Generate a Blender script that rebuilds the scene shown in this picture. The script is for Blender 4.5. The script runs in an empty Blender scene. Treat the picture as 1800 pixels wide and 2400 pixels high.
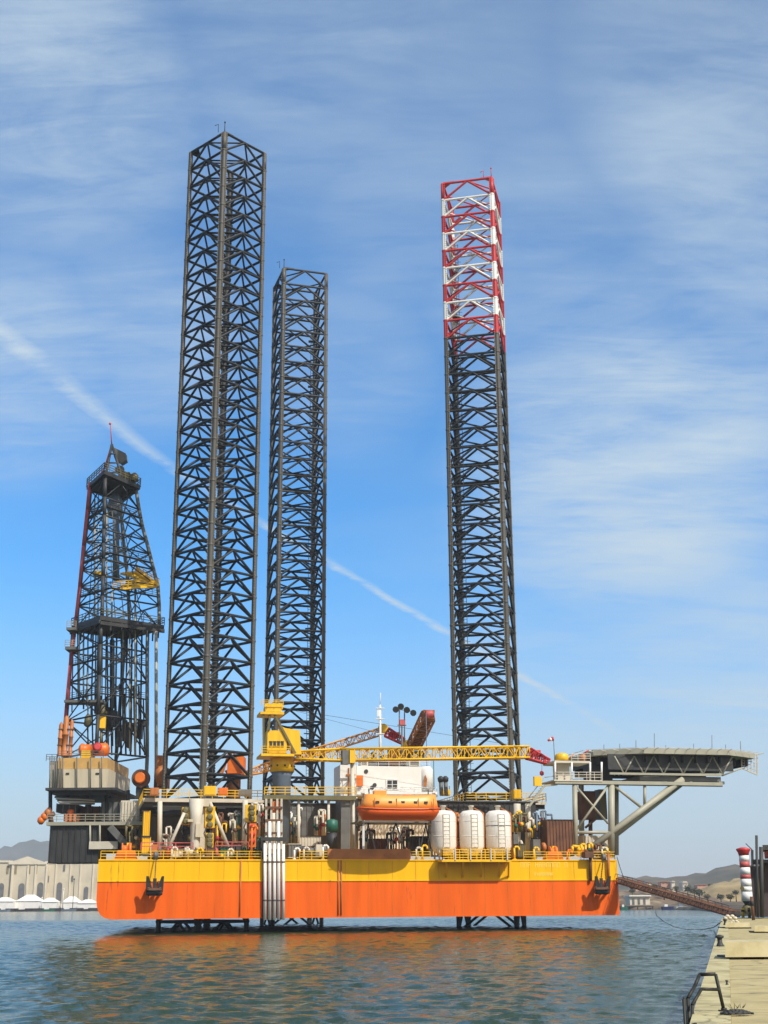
import bpy, math, random
import numpy as np
from mathutils import Vector, Matrix
random.seed(7)
rnd = random.random
R = math.radians
SC = bpy.context.scene
COL = SC.collection

# ------------------------------------------------------------------ camera geometry
FPX, CAMH = 3032.0, 3.6
zc = Vector((-64, 10050, -FPX)).normalized()
fc = Vector((0, 0, -1))
yc = (fc - zc * fc.dot(zc)).normalized()
xc = yc.cross(zc)
ROT = Matrix((xc, yc, zc))
CAM = Vector((0, 0, CAMH))


def ray(px, py):
    return ROT @ Vector(((px - 900) / FPX, (1200 - py) / FPX, -1))


def W(px, py, Y):
    """photograph pixel -> point in the vertical plane y = Y"""
    d = ray(px, py)
    return CAM + d * (Y / d.y)


def PZ(px, py, z):
    d = ray(px, py)
    return CAM + d * ((z - CAMH) / d.z)


HA, HC = Vector((-36.1, 168, 0)), Vector((31.3, 183, 0))
SU = (HC - HA).normalized()
SN = Vector((-SU.y, SU.x, 0))          # inboard
YAW = math.atan2(SU.y, SU.x)


def S(px, py, off=0.0):
    """pixel -> point in the vertical plane parallel to the hull's near side, off metres inboard"""
    d = ray(px, py)
    o = HA + SN * off
    return CAM + d * ((o - CAM).dot(SN) / d.dot(SN))


# ------------------------------------------------------------------ materials
MATS = {}


def mat(name, col, rough=0.55, metal=0.0, var=0.12, scale=0.6, rust=0.0, bump=0.0, streak=False, spec=0.5):
    if name in MATS:
        return MATS[name]
    m = bpy.data.materials.new(name)
    m.use_nodes = True
    nt = m.node_tree
    N, L = nt.nodes, nt.links
    b = N['Principled BSDF']
    b.inputs['Roughness'].default_value = rough
    b.inputs['Metallic'].default_value = metal
    b.inputs['Specular IOR Level'].default_value = spec
    tc = N.new('ShaderNodeTexCoord')
    mp = N.new('ShaderNodeMapping')
    L.new(tc.outputs['Object'], mp.inputs['Vector'])
    if streak:
        mp.inputs['Scale'].default_value = (1.6, 1.6, 0.16)
    n = N.new('ShaderNodeTexNoise')
    n.inputs['Scale'].default_value = scale
    n.inputs['Detail'].default_value = 6
    L.new(mp.outputs['Vector'], n.inputs['Vector'])
    r = N.new('ShaderNodeMapRange')
    r.inputs['From Min'].default_value = 0.3
    r.inputs['From Max'].default_value = 0.7
    r.inputs['To Min'].default_value = 1 - var
    r.inputs['To Max'].default_value = 1 + var
    L.new(n.outputs['Fac'], r.inputs['Value'])
    mx = N.new('ShaderNodeVectorMath')
    mx.operation = 'SCALE'
    mx.inputs[0].default_value = col
    L.new(r.outputs['Result'], mx.inputs['Scale'])
    out = mx.outputs['Vector']
    if rust > 0:
        n2 = N.new('ShaderNodeTexNoise')
        n2.inputs['Scale'].default_value = scale * 1.7
        n2.inputs['Detail'].default_value = 9
        n2.inputs['Roughness'].default_value = 0.65
        L.new(mp.outputs['Vector'], n2.inputs['Vector'])
        r2 = N.new('ShaderNodeMapRange')
        r2.inputs['From Min'].default_value = 0.70 - rust * 0.28
        r2.inputs['From Max'].default_value = 0.82 - rust * 0.2
        L.new(n2.outputs['Fac'], r2.inputs['Value'])
        mm = N.new('ShaderNodeMix')
        mm.data_type = 'RGBA'
        mm.inputs['B'].default_value = (0.13, 0.05, 0.022, 1)
        L.new(out, mm.inputs['A'])
        L.new(r2.outputs['Result'], mm.inputs['Factor'])
        out = mm.outputs['Result']
    L.new(out, b.inputs['Base Color'])
    if bump > 0:
        bp = N.new('ShaderNodeBump')
        bp.inputs['Strength'].default_value = 0.5
        bp.inputs['Distance'].default_value = bump
        L.new(n.outputs['Fac'], bp.inputs['Height'])
        L.new(bp.outputs['Normal'], b.inputs['Normal'])
    MATS[name] = m
    return m


YEL = mat('paint_yellow', (0.80, 0.47, 0.005), 0.45, var=0.10, rust=0.16, streak=True, scale=0.8)
HYEL = mat('hull_yellow', (0.86, 0.455, 0.001), 0.62, var=0.09, rust=0.30, streak=True, scale=0.5, bump=0.05, spec=0.2)
HORA = mat('hull_orange', (0.80, 0.120, 0.004), 0.62, var=0.14, rust=0.28, streak=True, scale=0.5, bump=0.05, spec=0.2)
ORA = mat('paint_orange', (0.72, 0.16, 0.01), 0.45, var=0.15, rust=0.12)
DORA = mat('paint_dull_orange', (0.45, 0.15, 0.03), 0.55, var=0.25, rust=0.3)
RED = mat('paint_red', (0.50, 0.03, 0.03), 0.5, var=0.12)
PINKRED = mat('paint_faded_red', (0.46, 0.085, 0.08), 0.55, var=0.25, rust=0.1)
WHT = mat('paint_white', (0.78, 0.77, 0.72), 0.45, var=0.06, rust=0.05)
TANK = mat('tank_white', (0.80, 0.76, 0.68), 0.4, var=0.08, rust=0.36, streak=True, scale=0.9)
CREAM = mat('paint_cream', (0.58, 0.53, 0.42), 0.55, var=0.12, rust=0.15)
PALE = mat('paint_pale_grey_green', (0.36, 0.345, 0.26), 0.5, var=0.10, rust=0.08)
CHORD = mat('chord_steel', (0.085, 0.080, 0.064), 0.55, var=0.22, rust=0.15, streak=True)
RACK = mat('rack_steel', (0.15, 0.125, 0.085), 0.5, var=0.4, rust=0.35, scale=2.0)
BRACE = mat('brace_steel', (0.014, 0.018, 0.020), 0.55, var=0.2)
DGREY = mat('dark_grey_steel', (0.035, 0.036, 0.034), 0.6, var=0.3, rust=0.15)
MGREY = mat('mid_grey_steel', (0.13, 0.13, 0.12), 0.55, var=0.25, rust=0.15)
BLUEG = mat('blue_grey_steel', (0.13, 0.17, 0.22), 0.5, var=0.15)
GREEN = mat('paint_dark_green', (0.015, 0.12, 0.075), 0.5, var=0.15)
AMBER = mat('boom_amber', (0.62, 0.28, 0.03), 0.5, var=0.2, rust=0.2)
BBOOM = mat('boom_brown', (0.30, 0.105, 0.02), 0.55, var=0.25, rust=0.3)
BROWN = mat('rusty_brown', (0.13, 0.055, 0.025), 0.7, var=0.4, rust=0.5)
BLACK = mat('black_rubber', (0.012, 0.012, 0.013), 0.7, var=0.3)
GLASS = mat('dark_glass', (0.03, 0.035, 0.035), 0.15, var=0.1)
SLAB = mat('deck_plate', (0.055, 0.052, 0.045), 0.7, var=0.3, rust=0.3)
OLIVE = mat('olive_steel', (0.14, 0.12, 0.045), 0.55, var=0.2, rust=0.2)
LBOAT = mat('lifeboat_canopy', (0.85, 0.33, 0.05), 0.4, var=0.06)
LHULL = mat('lifeboat_hull', (0.80, 0.115, 0.01), 0.38, var=0.06)
LETTER = mat('lettering_cream', (0.88, 0.62, 0.09), 0.5, var=0.02)
WEATH = mat('weathered_wall_cream', (0.55, 0.48, 0.34), 0.6, var=0.12, rust=0.1, streak=True, scale=0.7)
OCHRE = mat('ochre_band', (0.55, 0.33, 0.10), 0.6, var=0.15, rust=0.15)


# ------------------------------------------------------------------ mesh builder
# countable parts drawn in one go but kept as one mesh each
EACH = {'wall_post', 'service_pipe', 'hanger_post', 'support_post', 'support_leg', 'post', 'bracket', 'stanchion', 'drain_pipe', 'wing_post',
        'aerial', 'guide_column', 'pile', 'bearer', 'ring_bolt', 'pendant_line', 'wall_vent', 'side_ledge', 'crossbar', 'drill_pipe',
        'drill_floor_gear', 'gusset', 'riser_pipe', 'valve', 'platform_lattice', 'weld_band', 'crosstree'}
class MB:
    def __init__(self):
        self.v, self.f, self.mi, self.sm = [], [], [], []
        self.m = 0
        self.cuts = []

    def _add(self, vs, fs, smooth=False, m=None):
        b = len(self.v)
        self.cuts.append((b, len(self.f)))
        self.v += [Vector(p) for p in vs]
        mm = self.m if m is None else m
        for f in fs:
            self.f.append([b + i for i in f])
            self.mi.append(mm)
            self.sm.append(smooth)

    def hexa(self, p, m=None):
        """8 points: bottom loop 0-3, top loop 4-7"""
        self._add(p, [(3, 2, 1, 0), (4, 5, 6, 7), (0, 1, 5, 4), (1, 2, 6, 5), (2, 3, 7, 6), (3, 0, 4, 7)], m=m)

    def box(self, c, s, rz=0.0, m=None):
        c = Vector(c)
        ux, uy = Vector((math.cos(rz), math.sin(rz), 0)), Vector((-math.sin(rz), math.cos(rz), 0))
        hx, hy, hz = s[0] / 2, s[1] / 2, s[2] / 2
        p = []
        for dz in (-hz, hz):
            for a, b in ((-1, -1), (1, -1), (1, 1), (-1, 1)):
                p.append(c + ux * a * hx + uy * b * hy + Vector((0, 0, dz)))
        self.hexa(p, m)

    def bar(self, p0, p1, w, h=None, m=None):
        """rectangular bar"""
        p0, p1 = Vector(p0), Vector(p1)
        h = w if h is None else h
        d = (p1 - p0)
        if d.length < 1e-6:
            return
        d.normalize()
        up = Vector((0, 0, 1)) if abs(d.z) < 0.95 else Vector((0, 1, 0))
        a = d.cross(up).normalized()
        b = a.cross(d).normalized()
        p = []
        for q in (p0, p1):
            for i, j in ((-1, -1), (1, -1), (1, 1), (-1, 1)):
                p.append(q + a * i * w / 2 + b * j * h / 2)
        self._add(p, [(0, 1, 2, 3), (7, 6, 5, 4), (0, 4, 5, 1), (1, 5, 6, 2), (2, 6, 7, 3), (3, 7, 4, 0)], m=m)

    def tube(self, p0, p1, r, n=6, r2=None, m=None, caps=True):
        p0, p1 = Vector(p0), Vector(p1)
        r2 = r if r2 is None else r2
        d = (p1 - p0)
        if d.length < 1e-6:
            return
        d.normalize()
        up = Vector((0, 0, 1)) if abs(d.z) < 0.95 else Vector((0, 1, 0))
        a = d.cross(up).normalized()
        b = a.cross(d).normalized()
        vs = []
        for q, rr in ((p0, r), (p1, r2)):
            for k in range(n):
                t = 2 * math.pi * k / n
                vs.append(q + a * math.cos(t) * rr + b * math.sin(t) * rr)
        fs = [(k, k + n, (k + 1) % n + n, (k + 1) % n) for k in range(n)]
        self._add(vs, fs, True, m)
        if caps:
            bb = len(self.v) - 2 * n
            self.f += [[bb + k for k in range(n)], [bb + n + k for k in reversed(range(n))]]
            mm = self.m if m is None else m
            self.mi += [mm, mm]
            self.sm += [False, False]

    def path(self, pts, r, n=6, m=None):
        for a, b in zip(pts[:-1], pts[1:]):
            self.tube(a, b, r, n, m=m)

    def lathe(self, c, prof, n=16, m=None, axis=None):
        """profile of (r, t) along axis (default z)"""
        c = Vector(c)
        ax = Vector(axis).normalized() if axis else Vector((0, 0, 1))
        up = Vector((0, 0, 1)) if abs(ax.z) < 0.9 else Vector((1, 0, 0))
        a = up.cross(ax).normalized()
        b = ax.cross(a)
        vs = []
        for r_, t_ in prof:
            for k in range(n):
                t = 2 * math.pi * k / n
                vs.append(c + ax * t_ + a * math.cos(t) * r_ + b * math.sin(t) * r_)
        fs = []
        for i in range(len(prof) - 1):
            for k in range(n):
                k2 = (k + 1) % n
                fs.append((i * n + k, i * n + k2, (i + 1) * n + k2, (i + 1) * n + k))
        self._add(vs, fs, True, m)
        bb = len(self.v) - len(vs)
        mm = self.m if m is None else m
        for i, rev in ((0, True), (len(prof) - 1, False)):
            if prof[i][0] > 1e-3:
                idx = [bb + i * n + k for k in range(n)]
                self.f.append(idx[::-1] if rev else idx)
                self.mi.append(mm)
                self.sm.append(False)

    def ball(self, c, r, n=12, m=None, sq=1.0):
        prof = [(max(1e-4, r * math.sin(math.pi * i / 8)), -r * sq * math.cos(math.pi * i / 8)) for i in range(9)]
        self.lathe(c, prof, n, m)

    def prism(self, pts, z0, z1, m=None):
        n = len(pts)
        vs = [(p[0], p[1], z0) for p in pts] + [(p[0], p[1], z1) for p in pts]
        fs = [tuple(range(n))[::-1], tuple(range(n, 2 * n))] + [(k, (k + 1) % n, n + (k + 1) % n, n + k) for k in range(n)]
        self._add(vs, fs, m=m)

    def slabpoly(self, pts, thick, m=None):
        """polygon in space extruded by the vector thick"""
        t = Vector(thick)
        n = len(pts)
        vs = [Vector(p) for p in pts] + [Vector(p) + t for p in pts]
        fs = [tuple(range(n)), tuple(range(n, 2 * n))[::-1]] + [(k, n + k, n + (k + 1) % n, (k + 1) % n) for k in range(n)]
        self._add(vs, fs, m=m)

    # pixel aligned helpers: front face seen in the photograph at x0..x1, y0..y1
    def sbox(self, x0, x1, y0, y1, off, depth, m=None):
        a, b = S(x0, y1, off), S(x1, y1, off)
        zt = S((x0 + x1) / 2, y0, off).z
        zb = S((x0 + x1) / 2, y1, off).z
        d = SN * depth
        lo = [Vector((a.x, a.y, zb)), Vector((b.x, b.y, zb))]
        lo += [lo[1] + d, lo[0] + d]
        self.hexa(lo + [Vector((q.x, q.y, zt)) for q in lo], m)

    def rail(self, pts, h=1.1, step=1.6, r=0.035, rails=3, m=None):
        for a, b in zip(pts[:-1], pts[1:]):
            a, b = Vector(a), Vector(b)
            n = max(1, int((b - a).length / step))
            for i in range(n + 1):
                q = a.lerp(b, i / n)
                self.bar(q, q + Vector((0, 0, h)), r * 2, m=m)
            for k in range(1, rails + 1):
                z = Vector((0, 0, h * k / rails))
                self.bar(a + z, b + z, r * 2, m=m)

    def build(self, name, mats, parent=None, loc=None):
        if name in EACH and len(self.cuts) > 1:
            ends = self.cuts[1:] + [(len(self.v), len(self.f))]
            o = None
            for (v0, f0), (v1, f1) in zip(self.cuts, ends):
                one = MB()
                one.v = self.v[v0:v1]
                one.f = [[i - v0 for i in f] for f in self.f[f0:f1]]
                one.mi, one.sm = self.mi[f0:f1], self.sm[f0:f1]
                o = one.build(name, mats, parent, loc)
            return o
        me = bpy.data.meshes.new(name)
        org = Vector(ORG[parent.name]) if parent else Vector(loc if loc else (0, 0, 0))
        me.from_pydata([tuple(p - org) for p in self.v], [], self.f)
        for mm in (mats if isinstance(mats, (list, tuple)) else [mats]):
            me.materials.append(mm)
        me.polygons.foreach_set('material_index', self.mi)
        me.polygons.foreach_set('use_smooth', self.sm)
        me.update()
        o = bpy.data.objects.new(name, me)
        COL.objects.link(o)
        if parent:
            o.parent = parent
        else:
            o.location = org
        ORG[o.name] = org
        return o


ORG = {}


def tag(o, label=None, cat=None, group=None, kind=None):
    if label: o['label'] = label
    if cat: o['category'] = cat
    if group: o['group'] = group
    if kind: o['kind'] = kind
    return o


def thing(name, label, cat, loc=(0, 0, 0), group=None):
    o = bpy.data.objects.new(name, None)
    COL.objects.link(o)
    o.location = loc
    o.empty_display_size = 0.5
    ORG[o.name] = Vector(loc)
    return tag(o, label, cat, group)


def lerp(a, b, t):
    return a + (b - a) * t


def truss_boom(mb, p0, p1, w0, w1, h0, h1, n, rc, rb, m=0, side=None):
    """four-chord lattice boom from p0 to p1"""
    p0, p1 = Vector(p0), Vector(p1)
    d = (p1 - p0).normalized()
    up = Vector((0, 0, 1))
    s = d.cross(up).normalized() if side is None else Vector(side).normalized()
    u = s.cross(d).normalized()
    sec = []
    for i in range(n + 1):
        t = i / n
        c = p0.lerp(p1, t)
        w, h = lerp(w0, w1, t) / 2, lerp(h0, h1, t) / 2
        sec.append([c - s * w - u * h, c + s * w - u * h, c + s * w + u * h, c - s * w + u * h])
    for k in range(4):
        mb.tube(sec[0][k], sec[n][k], rc, 6, m=m)
    for i in range(n):
        for k in range(4):
            k2 = (k + 1) % 4
            mb.tube(sec[i][k], sec[i][k2], rb, 4, m=m, caps=False)
            if (i + k) % 2:
                mb.tube(sec[i][k], sec[i + 1][k2], rb, 4, m=m, caps=False)
            else:
                mb.tube(sec[i][k2], sec[i + 1][k], rb, 4, m=m, caps=False)
    for k in range(4):
        mb.tube(sec[n][k], sec[n][(k + 1) % 4], rb, 4, m=m)
    return sec


# ================================================================== SETTING
def water():
    """one sheet: real wavelets between the quay and the far side of the rig, calm flat water beyond"""
    rg = np.random.default_rng(4)
    y0, y1, hw0, hw1 = 10.0, 330.0, 16.0, 150.0
    ys = [y0]
    while ys[-1] < y1:
        ys.append(ys[-1] + 0.25 + 0.0011 * ys[-1])
    ys = np.array(ys)
    ys[-1] = y1
    nx = 440
    u = np.linspace(-1, 1, nx)
    hw = hw0 + (hw1 - hw0) * (ys - y0) / (y1 - y0)
    X = u[None, :] * hw[:, None]
    Y = np.repeat(ys[:, None], nx, 1)
    Z = np.zeros_like(X)
    for lam, amp, cnt in ((4.2, .015, 4), (2.4, .021, 8), (1.5, .021, 10), (0.95, .016, 10)):
        for k in range(cnt):
            th = R(65) + rg.normal(0, .55)
            l_ = lam * (0.8 + .45 * rg.random())
            kx, ky = math.cos(th) * 2 * math.pi / l_, math.sin(th) * 2 * math.pi / l_
            ph = rg.random() * 6.28
            w_ = np.sin(kx * X + ky * Y + ph)
            Z += amp * (2 * ((w_ + 1) / 2) ** 1.5 - 0.85) * (1.35 / math.sqrt(cnt)) 
    gust = 0.75 + 0.35 * np.sin(X * .045 + 1.3 + Y * .017) * np.sin(Y * .03 + X * .013)
    edge = np.clip((1 - np.abs(u))[None, :] / .06, 0, 1) * np.clip((Y - y0) / 4, 0, 1) * np.clip((y1 - Y) / 40, 0, 1)
    Z *= gust * edge
    n = len(ys)
    V = np.stack([X, Y, Z], -1).reshape(-1, 3)
    idx = np.arange(n * nx).reshape(n, nx)
    F = np.stack([idx[:-1, :-1], idx[:-1, 1:], idx[1:, 1:], idx[1:, :-1]], -1).reshape(-1, 4)
    ext = np.array([(-4500, -400, 0), (4500, -400, 0), (4500, 5500, 0), (-4500, 5500, 0)], float)
    b0 = len(V)
    V = np.concatenate([V, ext])
    a, b, c, d = idx[0, 0], idx[0, -1], idx[-1, -1], idx[-1, 0]
    F = np.concatenate([F, [(b0, b0 + 1, b, a), (b0 + 1, b0 + 2, c, b), (b0 + 2, b0 + 3, d, c), (b0 + 3, b0, a, d)]])
    me = bpy.data.meshes.new('water')
    me.vertices.add(len(V)); me.vertices.foreach_set('co', V.ravel())
    me.loops.add(len(F) * 4); me.loops.foreach_set('vertex_index', F.ravel().astype(np.int32))
    me.polygons.add(len(F)); me.polygons.foreach_set('loop_start', np.arange(0, len(F) * 4, 4, dtype=np.int32))
    sm = np.ones(len(F), bool); sm[-4:] = False
    me.polygons.foreach_set('use_smooth', sm)
    me.update(calc_edges=True)
    m = bpy.data.materials.new('harbour_water')
    m.use_nodes = True
    N, L = m.node_tree.nodes, m.node_tree.links
    b = N['Principled BSDF']
    b.inputs['Base Color'].default_value = (0.027, 0.050, 0.019, 1)
    b.inputs['Roughness'].default_value = 0.10
    b.inputs['IOR'].default_value = 1.33
    b.inputs['Specular IOR Level'].default_value = 0.20
    tc = N.new('ShaderNodeTexCoord')
    hs = []
    for sc, amp, sx, rz in ((0.9, 0.5, 0.6, 12), (3.0, 0.42, 0.6, -18), (8.0, 0.16, 0.8, 30)):
        mp = N.new('ShaderNodeMapping')
        mp.inputs['Scale'].default_value = (sx, 1, 1)
        mp.inputs['Rotation'].default_value = (0, 0, R(rz))
        n = N.new('ShaderNodeTexNoise')
        n.inputs['Scale'].default_value = sc
        n.inputs['Detail'].default_value = 3
        L.new(tc.outputs['Object'], mp.inputs['Vector'])
        L.new(mp.outputs['Vector'], n.inputs['Vector'])
        mu = N.new('ShaderNodeMath')
        mu.operation = 'MULTIPLY'
        mu.inputs[1].default_value = amp
        L.new(n.outputs['Fac'], mu.inputs[0])
        hs.append(mu.outputs[0])
    a1 = N.new('ShaderNodeMath'); L.new(hs[0], a1.inputs[0]); L.new(hs[1], a1.inputs[1])
    a2 = N.new('ShaderNodeMath'); L.new(a1.outputs[0], a2.inputs[0]); L.new(hs[2], a2.inputs[1])
    bp = N.new('ShaderNodeBump')
    bp.inputs['Strength'].default_value = 1.0
    bp.inputs['Distance'].default_value = 0.10
    L.new(a2.outputs[0], bp.inputs['Height'])
    L.new(bp.outputs['Normal'], b.inputs['Normal'])
    me.materials.append(m)
    o = bpy.data.objects.new('water', me)
    COL.objects.link(o)
    tag(o, kind='structure')


water()


def land_mat(name, cols, scale, bump=0.5, cracks=0):
    m = bpy.data.materials.new(name)
    m.use_nodes = True
    N, L = m.node_tree.nodes, m.node_tree.links
    b = N['Principled BSDF']
    b.inputs['Roughness'].default_value = 0.9
    tc = N.new('ShaderNodeTexCoord')
    n = N.new('ShaderNodeTexNoise')
    n.inputs['Scale'].default_value = scale
    n.inputs['Detail'].default_value = 8
    n.inputs['Roughness'].default_value = 0.6
    L.new(tc.outputs['Object'], n.inputs['Vector'])
    cr = N.new('ShaderNodeValToRGB')
    el = cr.color_ramp.elements
    while len(el) < len(cols):
        el.new(0.5)
    for i, c in enumerate(cols):
        el[i].position = 0.32 + 0.36 * i / (len(cols) - 1)
        el[i].color = (*c, 1)
    L.new(n.outputs['Fac'], cr.inputs['Fac'])
    colour = cr.outputs['Color']
    if cracks:
        v = N.new('ShaderNodeTexVoronoi'); v.feature = 'DISTANCE_TO_EDGE'; v.inputs['Scale'].default_value = cracks
        dn = N.new('ShaderNodeTexNoise'); dn.inputs['Scale'].default_value = 1.4; dn.inputs['Detail'].default_value = 5
        L.new(tc.outputs['Object'], dn.inputs['Vector'])
        ad = N.new('ShaderNodeVectorMath'); ad.operation = 'ADD'
        L.new(tc.outputs['Object'], ad.inputs[0]); L.new(dn.outputs['Color'], ad.inputs[1])
        L.new(ad.outputs['Vector'], v.inputs['Vector'])
        mr = N.new('ShaderNodeMapRange'); mr.inputs['From Max'].default_value = .016
        mr.inputs['To Min'].default_value = .45
        L.new(v.outputs['Distance'], mr.inputs['Value'])
        st = N.new('ShaderNodeTexNoise'); st.inputs['Scale'].default_value = .9; st.inputs['Detail'].default_value = 7
        L.new(tc.outputs['Object'], st.inputs['Vector'])
        ms = N.new('ShaderNodeMapRange'); ms.inputs['From Min'].default_value = .56; ms.inputs['From Max'].default_value = .70
        ms.inputs['To Min'].default_value = 1.0; ms.inputs['To Max'].default_value = .68
        L.new(st.outputs['Fac'], ms.inputs['Value'])
        pm = N.new('ShaderNodeMath'); pm.operation = 'MULTIPLY'
        L.new(mr.outputs['Result'], pm.inputs[0]); L.new(ms.outputs['Result'], pm.inputs[1])
        sc = N.new('ShaderNodeVectorMath'); sc.operation = 'SCALE'
        L.new(colour, sc.inputs[0]); L.new(pm.outputs[0], sc.inputs['Scale'])
        colour = sc.outputs['Vector']
    L.new(colour, b.inputs['Base Color'])
    bp = N.new('ShaderNodeBump')
    bp.inputs['Distance'].default_value = bump
    bp.inputs['Strength'].default_value = 0.6
    L.new(n.outputs['Fac'], bp.inputs['Height'])
    L.new(bp.outputs['Normal'], b.inputs['Normal'])
    return m


def ridge(name, prof, Y, depth, m, rough=0.06, nx=60, ny=8):
    """a hill whose skyline passes through photograph points prof at distance Y"""
    mb = MB()
    xs = [p[0] for p in prof]
    vs, fs = [], []
    for i in range(nx + 1):
        px = lerp(xs[0], xs[-1], i / nx)
        for k in range(len(prof) - 1):
            if prof[k][0] <= px <= prof[k + 1][0]:
                t = (px - prof[k][0]) / (prof[k + 1][0] - prof[k][0])
                t = t * t * (3 - 2 * t)
                py = lerp(prof[k][1], prof[k + 1][1], t)
                break
        top = W(px, py, Y)
        for j in range(ny + 1):
            s = j / ny
            sh = math.sin(math.pi * min(1, s)) ** 0.9
            z = max(-1.0, top.z) * sh * (1 + rough * (rnd() - 0.5) * 2)
            vs.append((top.x * (1 + (s - 0.5) * depth / Y), Y + (s - 0.5) * depth, z - 0.5))
    for i in range(nx):
        for j in range(ny):
            a = i * (ny + 1) + j
            fs.append((a, a + ny + 1, a + ny + 2, a + 1))
    mb._add(vs, fs, True)
    return tag(mb.build(name, m), kind='structure')


HILLG = land_mat('hill_scrub', [(0.045, 0.045, 0.028), (0.085, 0.075, 0.045), (0.15, 0.11, 0.065)], 0.02, 3)
HILLT = land_mat('hill_dry_grass', [(0.14, 0.10, 0.045), (0.36, 0.27, 0.12), (0.46, 0.36, 0.19)], 0.03, 2)
HILLB = land_mat('far_mountain_rock', [(0.05, 0.06, 0.05), (0.09, 0.09, 0.07), (0.13, 0.12, 0.09)], 0.004, 20)
SHORE = land_mat('shore_earth', [(0.06, 0.045, 0.025), (0.16, 0.11, 0.06), (0.30, 0.24, 0.15)], 0.12, 0.6)
ridge('hills', [(1000, 2085), (1200, 2070), (1400, 2056), (1450, 2056), (1510, 2054), (1560, 2057), (1620, 2049), (1680, 2036), (1740, 2027), (1800, 2022), (2100, 2000), (2400, 2040)], 1500, 500, HILLG)
ridge('hills', [(1560, 2108), (1600, 2098), (1640, 2080), (1680, 2066), (1740, 2058), (1800, 2055), (2200, 2050)], 760, 160, HILLT, 0.05)
ridge('hills', [(1180, 2112), (1300, 2095), (1450, 2088), (1520, 2084), (1590, 2086), (1650, 2098), (1720, 2110), (1800, 2114)], 680, 120, SHORE, 0.12)
ridge('mountain', [(-500, 1990), (-250, 1960), (-80, 1985), (0, 1990), (40, 1976), (80, 1968), (120, 1978), (180, 2000), (300, 2040), (420, 2090), (520, 2108)], 4200, 1200, HILLB)

# far shore strips
mb = MB()
a, b = W(1420, 2130, 560), W(1900, 2140, 420)
for (p, q, h, m_) in ((W(1440, 2129, 590), W(1580, 2131, 560), 1.0, 0), (W(1580, 2131, 560), W(1720, 2133, 480), 0.9, 0), (W(1720, 2133, 480), W(2100, 2135, 430), 1.2, 0)):
    pass
shore_pts = [(W(1100, 2125, 640), 640), (W(1440, 2125, 600), 600), (W(1540, 2125, 570), 570), (W(1640, 2128, 500), 500), (W(1720, 2130, 380), 380), (W(1900, 2130, 330), 330)]
vs, fs = [], []
for p, Yd in shore_pts:
    x = p.x
    vs += [(x, Yd, -0.5), (x * 1.01, Yd * 1.012, 1.1), (x * 1.25, Yd * 1.4, 3.0)]
for i in range(len(shore_pts) - 1):
    for j in range(2):
        a = i * 3 + j
        fs.append((a, a + 3, a + 4, a + 1))
mb._add(vs, fs, True)
tag(mb.build('beach', SHORE), kind='structure')
mb = MB()
QS = mat('old_quay_stone', (0.03, 0.033, 0.035), 0.8, var=0.25, scale=0.3)
p0, p1 = W(-500, 2128, 742), W(520, 2128, 742)
mb.prism([(p0.x, 742), (p1.x, 742), (p1.x, 900), (p0.x, 900)], -1, 1.6)
tag(mb.build('far_quay', QS), kind='structure')

# ------------------------------------------------------------------ near quay
QZ = 1.8
CONC = land_mat('quay_concrete', [(0.36, 0.295, 0.135), (0.43, 0.355, 0.165), (0.48, 0.40, 0.195)], 1.6, 0.03, .22)
CAPM = land_mat('quay_edge_concrete', [(0.28, 0.235, 0.11), (0.48, 0.42, 0.215), (0.57, 0.51, 0.28)], 0.9, 0.03, .4)
e0, e1 = PZ(1617, 2397, QZ), PZ(1683, 2182, QZ)
ED = Vector((e1.x - e0.x, e1.y - e0.y, 0)).normalized()
EN = Vector((ED.y, -ED.x, 0))
eA, eB = e0 - ED * 40, e0 + ED * 128
CW = 0.62


def Q(s, n, z=QZ):
    """quay frame: s metres along the edge from the foot of the picture, n metres inland"""
    p = e0 + ED * s + EN * n
    return Vector((p.x, p.y, z))


mb = MB()
mb.prism([Q(-40, CW)[:2], Q(-40, 70)[:2], Q(128, 70)[:2], Q(128, CW)[:2]][::-1], -3, QZ - 0.02)
tag(mb.build('quay', CONC), kind='structure')
mb = MB()
for i in range(30):
    s0 = -40 + i * 5.6
    mb.prism([Q(s0 + .012, 0)[:2], Q(s0 + .012, CW - .003)[:2], Q(s0 + 5.588, CW - .003)[:2], Q(s0 + 5.588, 0)[:2]][::-1], -3, QZ + 0.0)
tag(mb.build('quay_edge', CAPM), kind='structure')

# ================================================================== HULL
DECK, KEEL, BAND = 9.0, 1.75, 6.38
hull = thing('rig_hull', 'huge barge hull of the drilling rig, yellow band above orange, standing clear of the water', 'rig hull', (HA.x, HA.y, 0))
stern_in = {1.75: 2.0, 1.95: 1.1, 2.3: 0.6, 2.8: 0.28, 3.4: 0.08, 4.0: 0.0}


def foot(dx):
    A = HA + SU * dx
    bow = HC + SN * 16 + SU * 1.5
    return [A, HC, HC + SU * 0.5 + SN * 0.7, bow, HC + SN * 34 - SU * 6, HA + SU * (28) + SN * 66, HA + SU * (6 + dx) + SN * 62]


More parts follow.
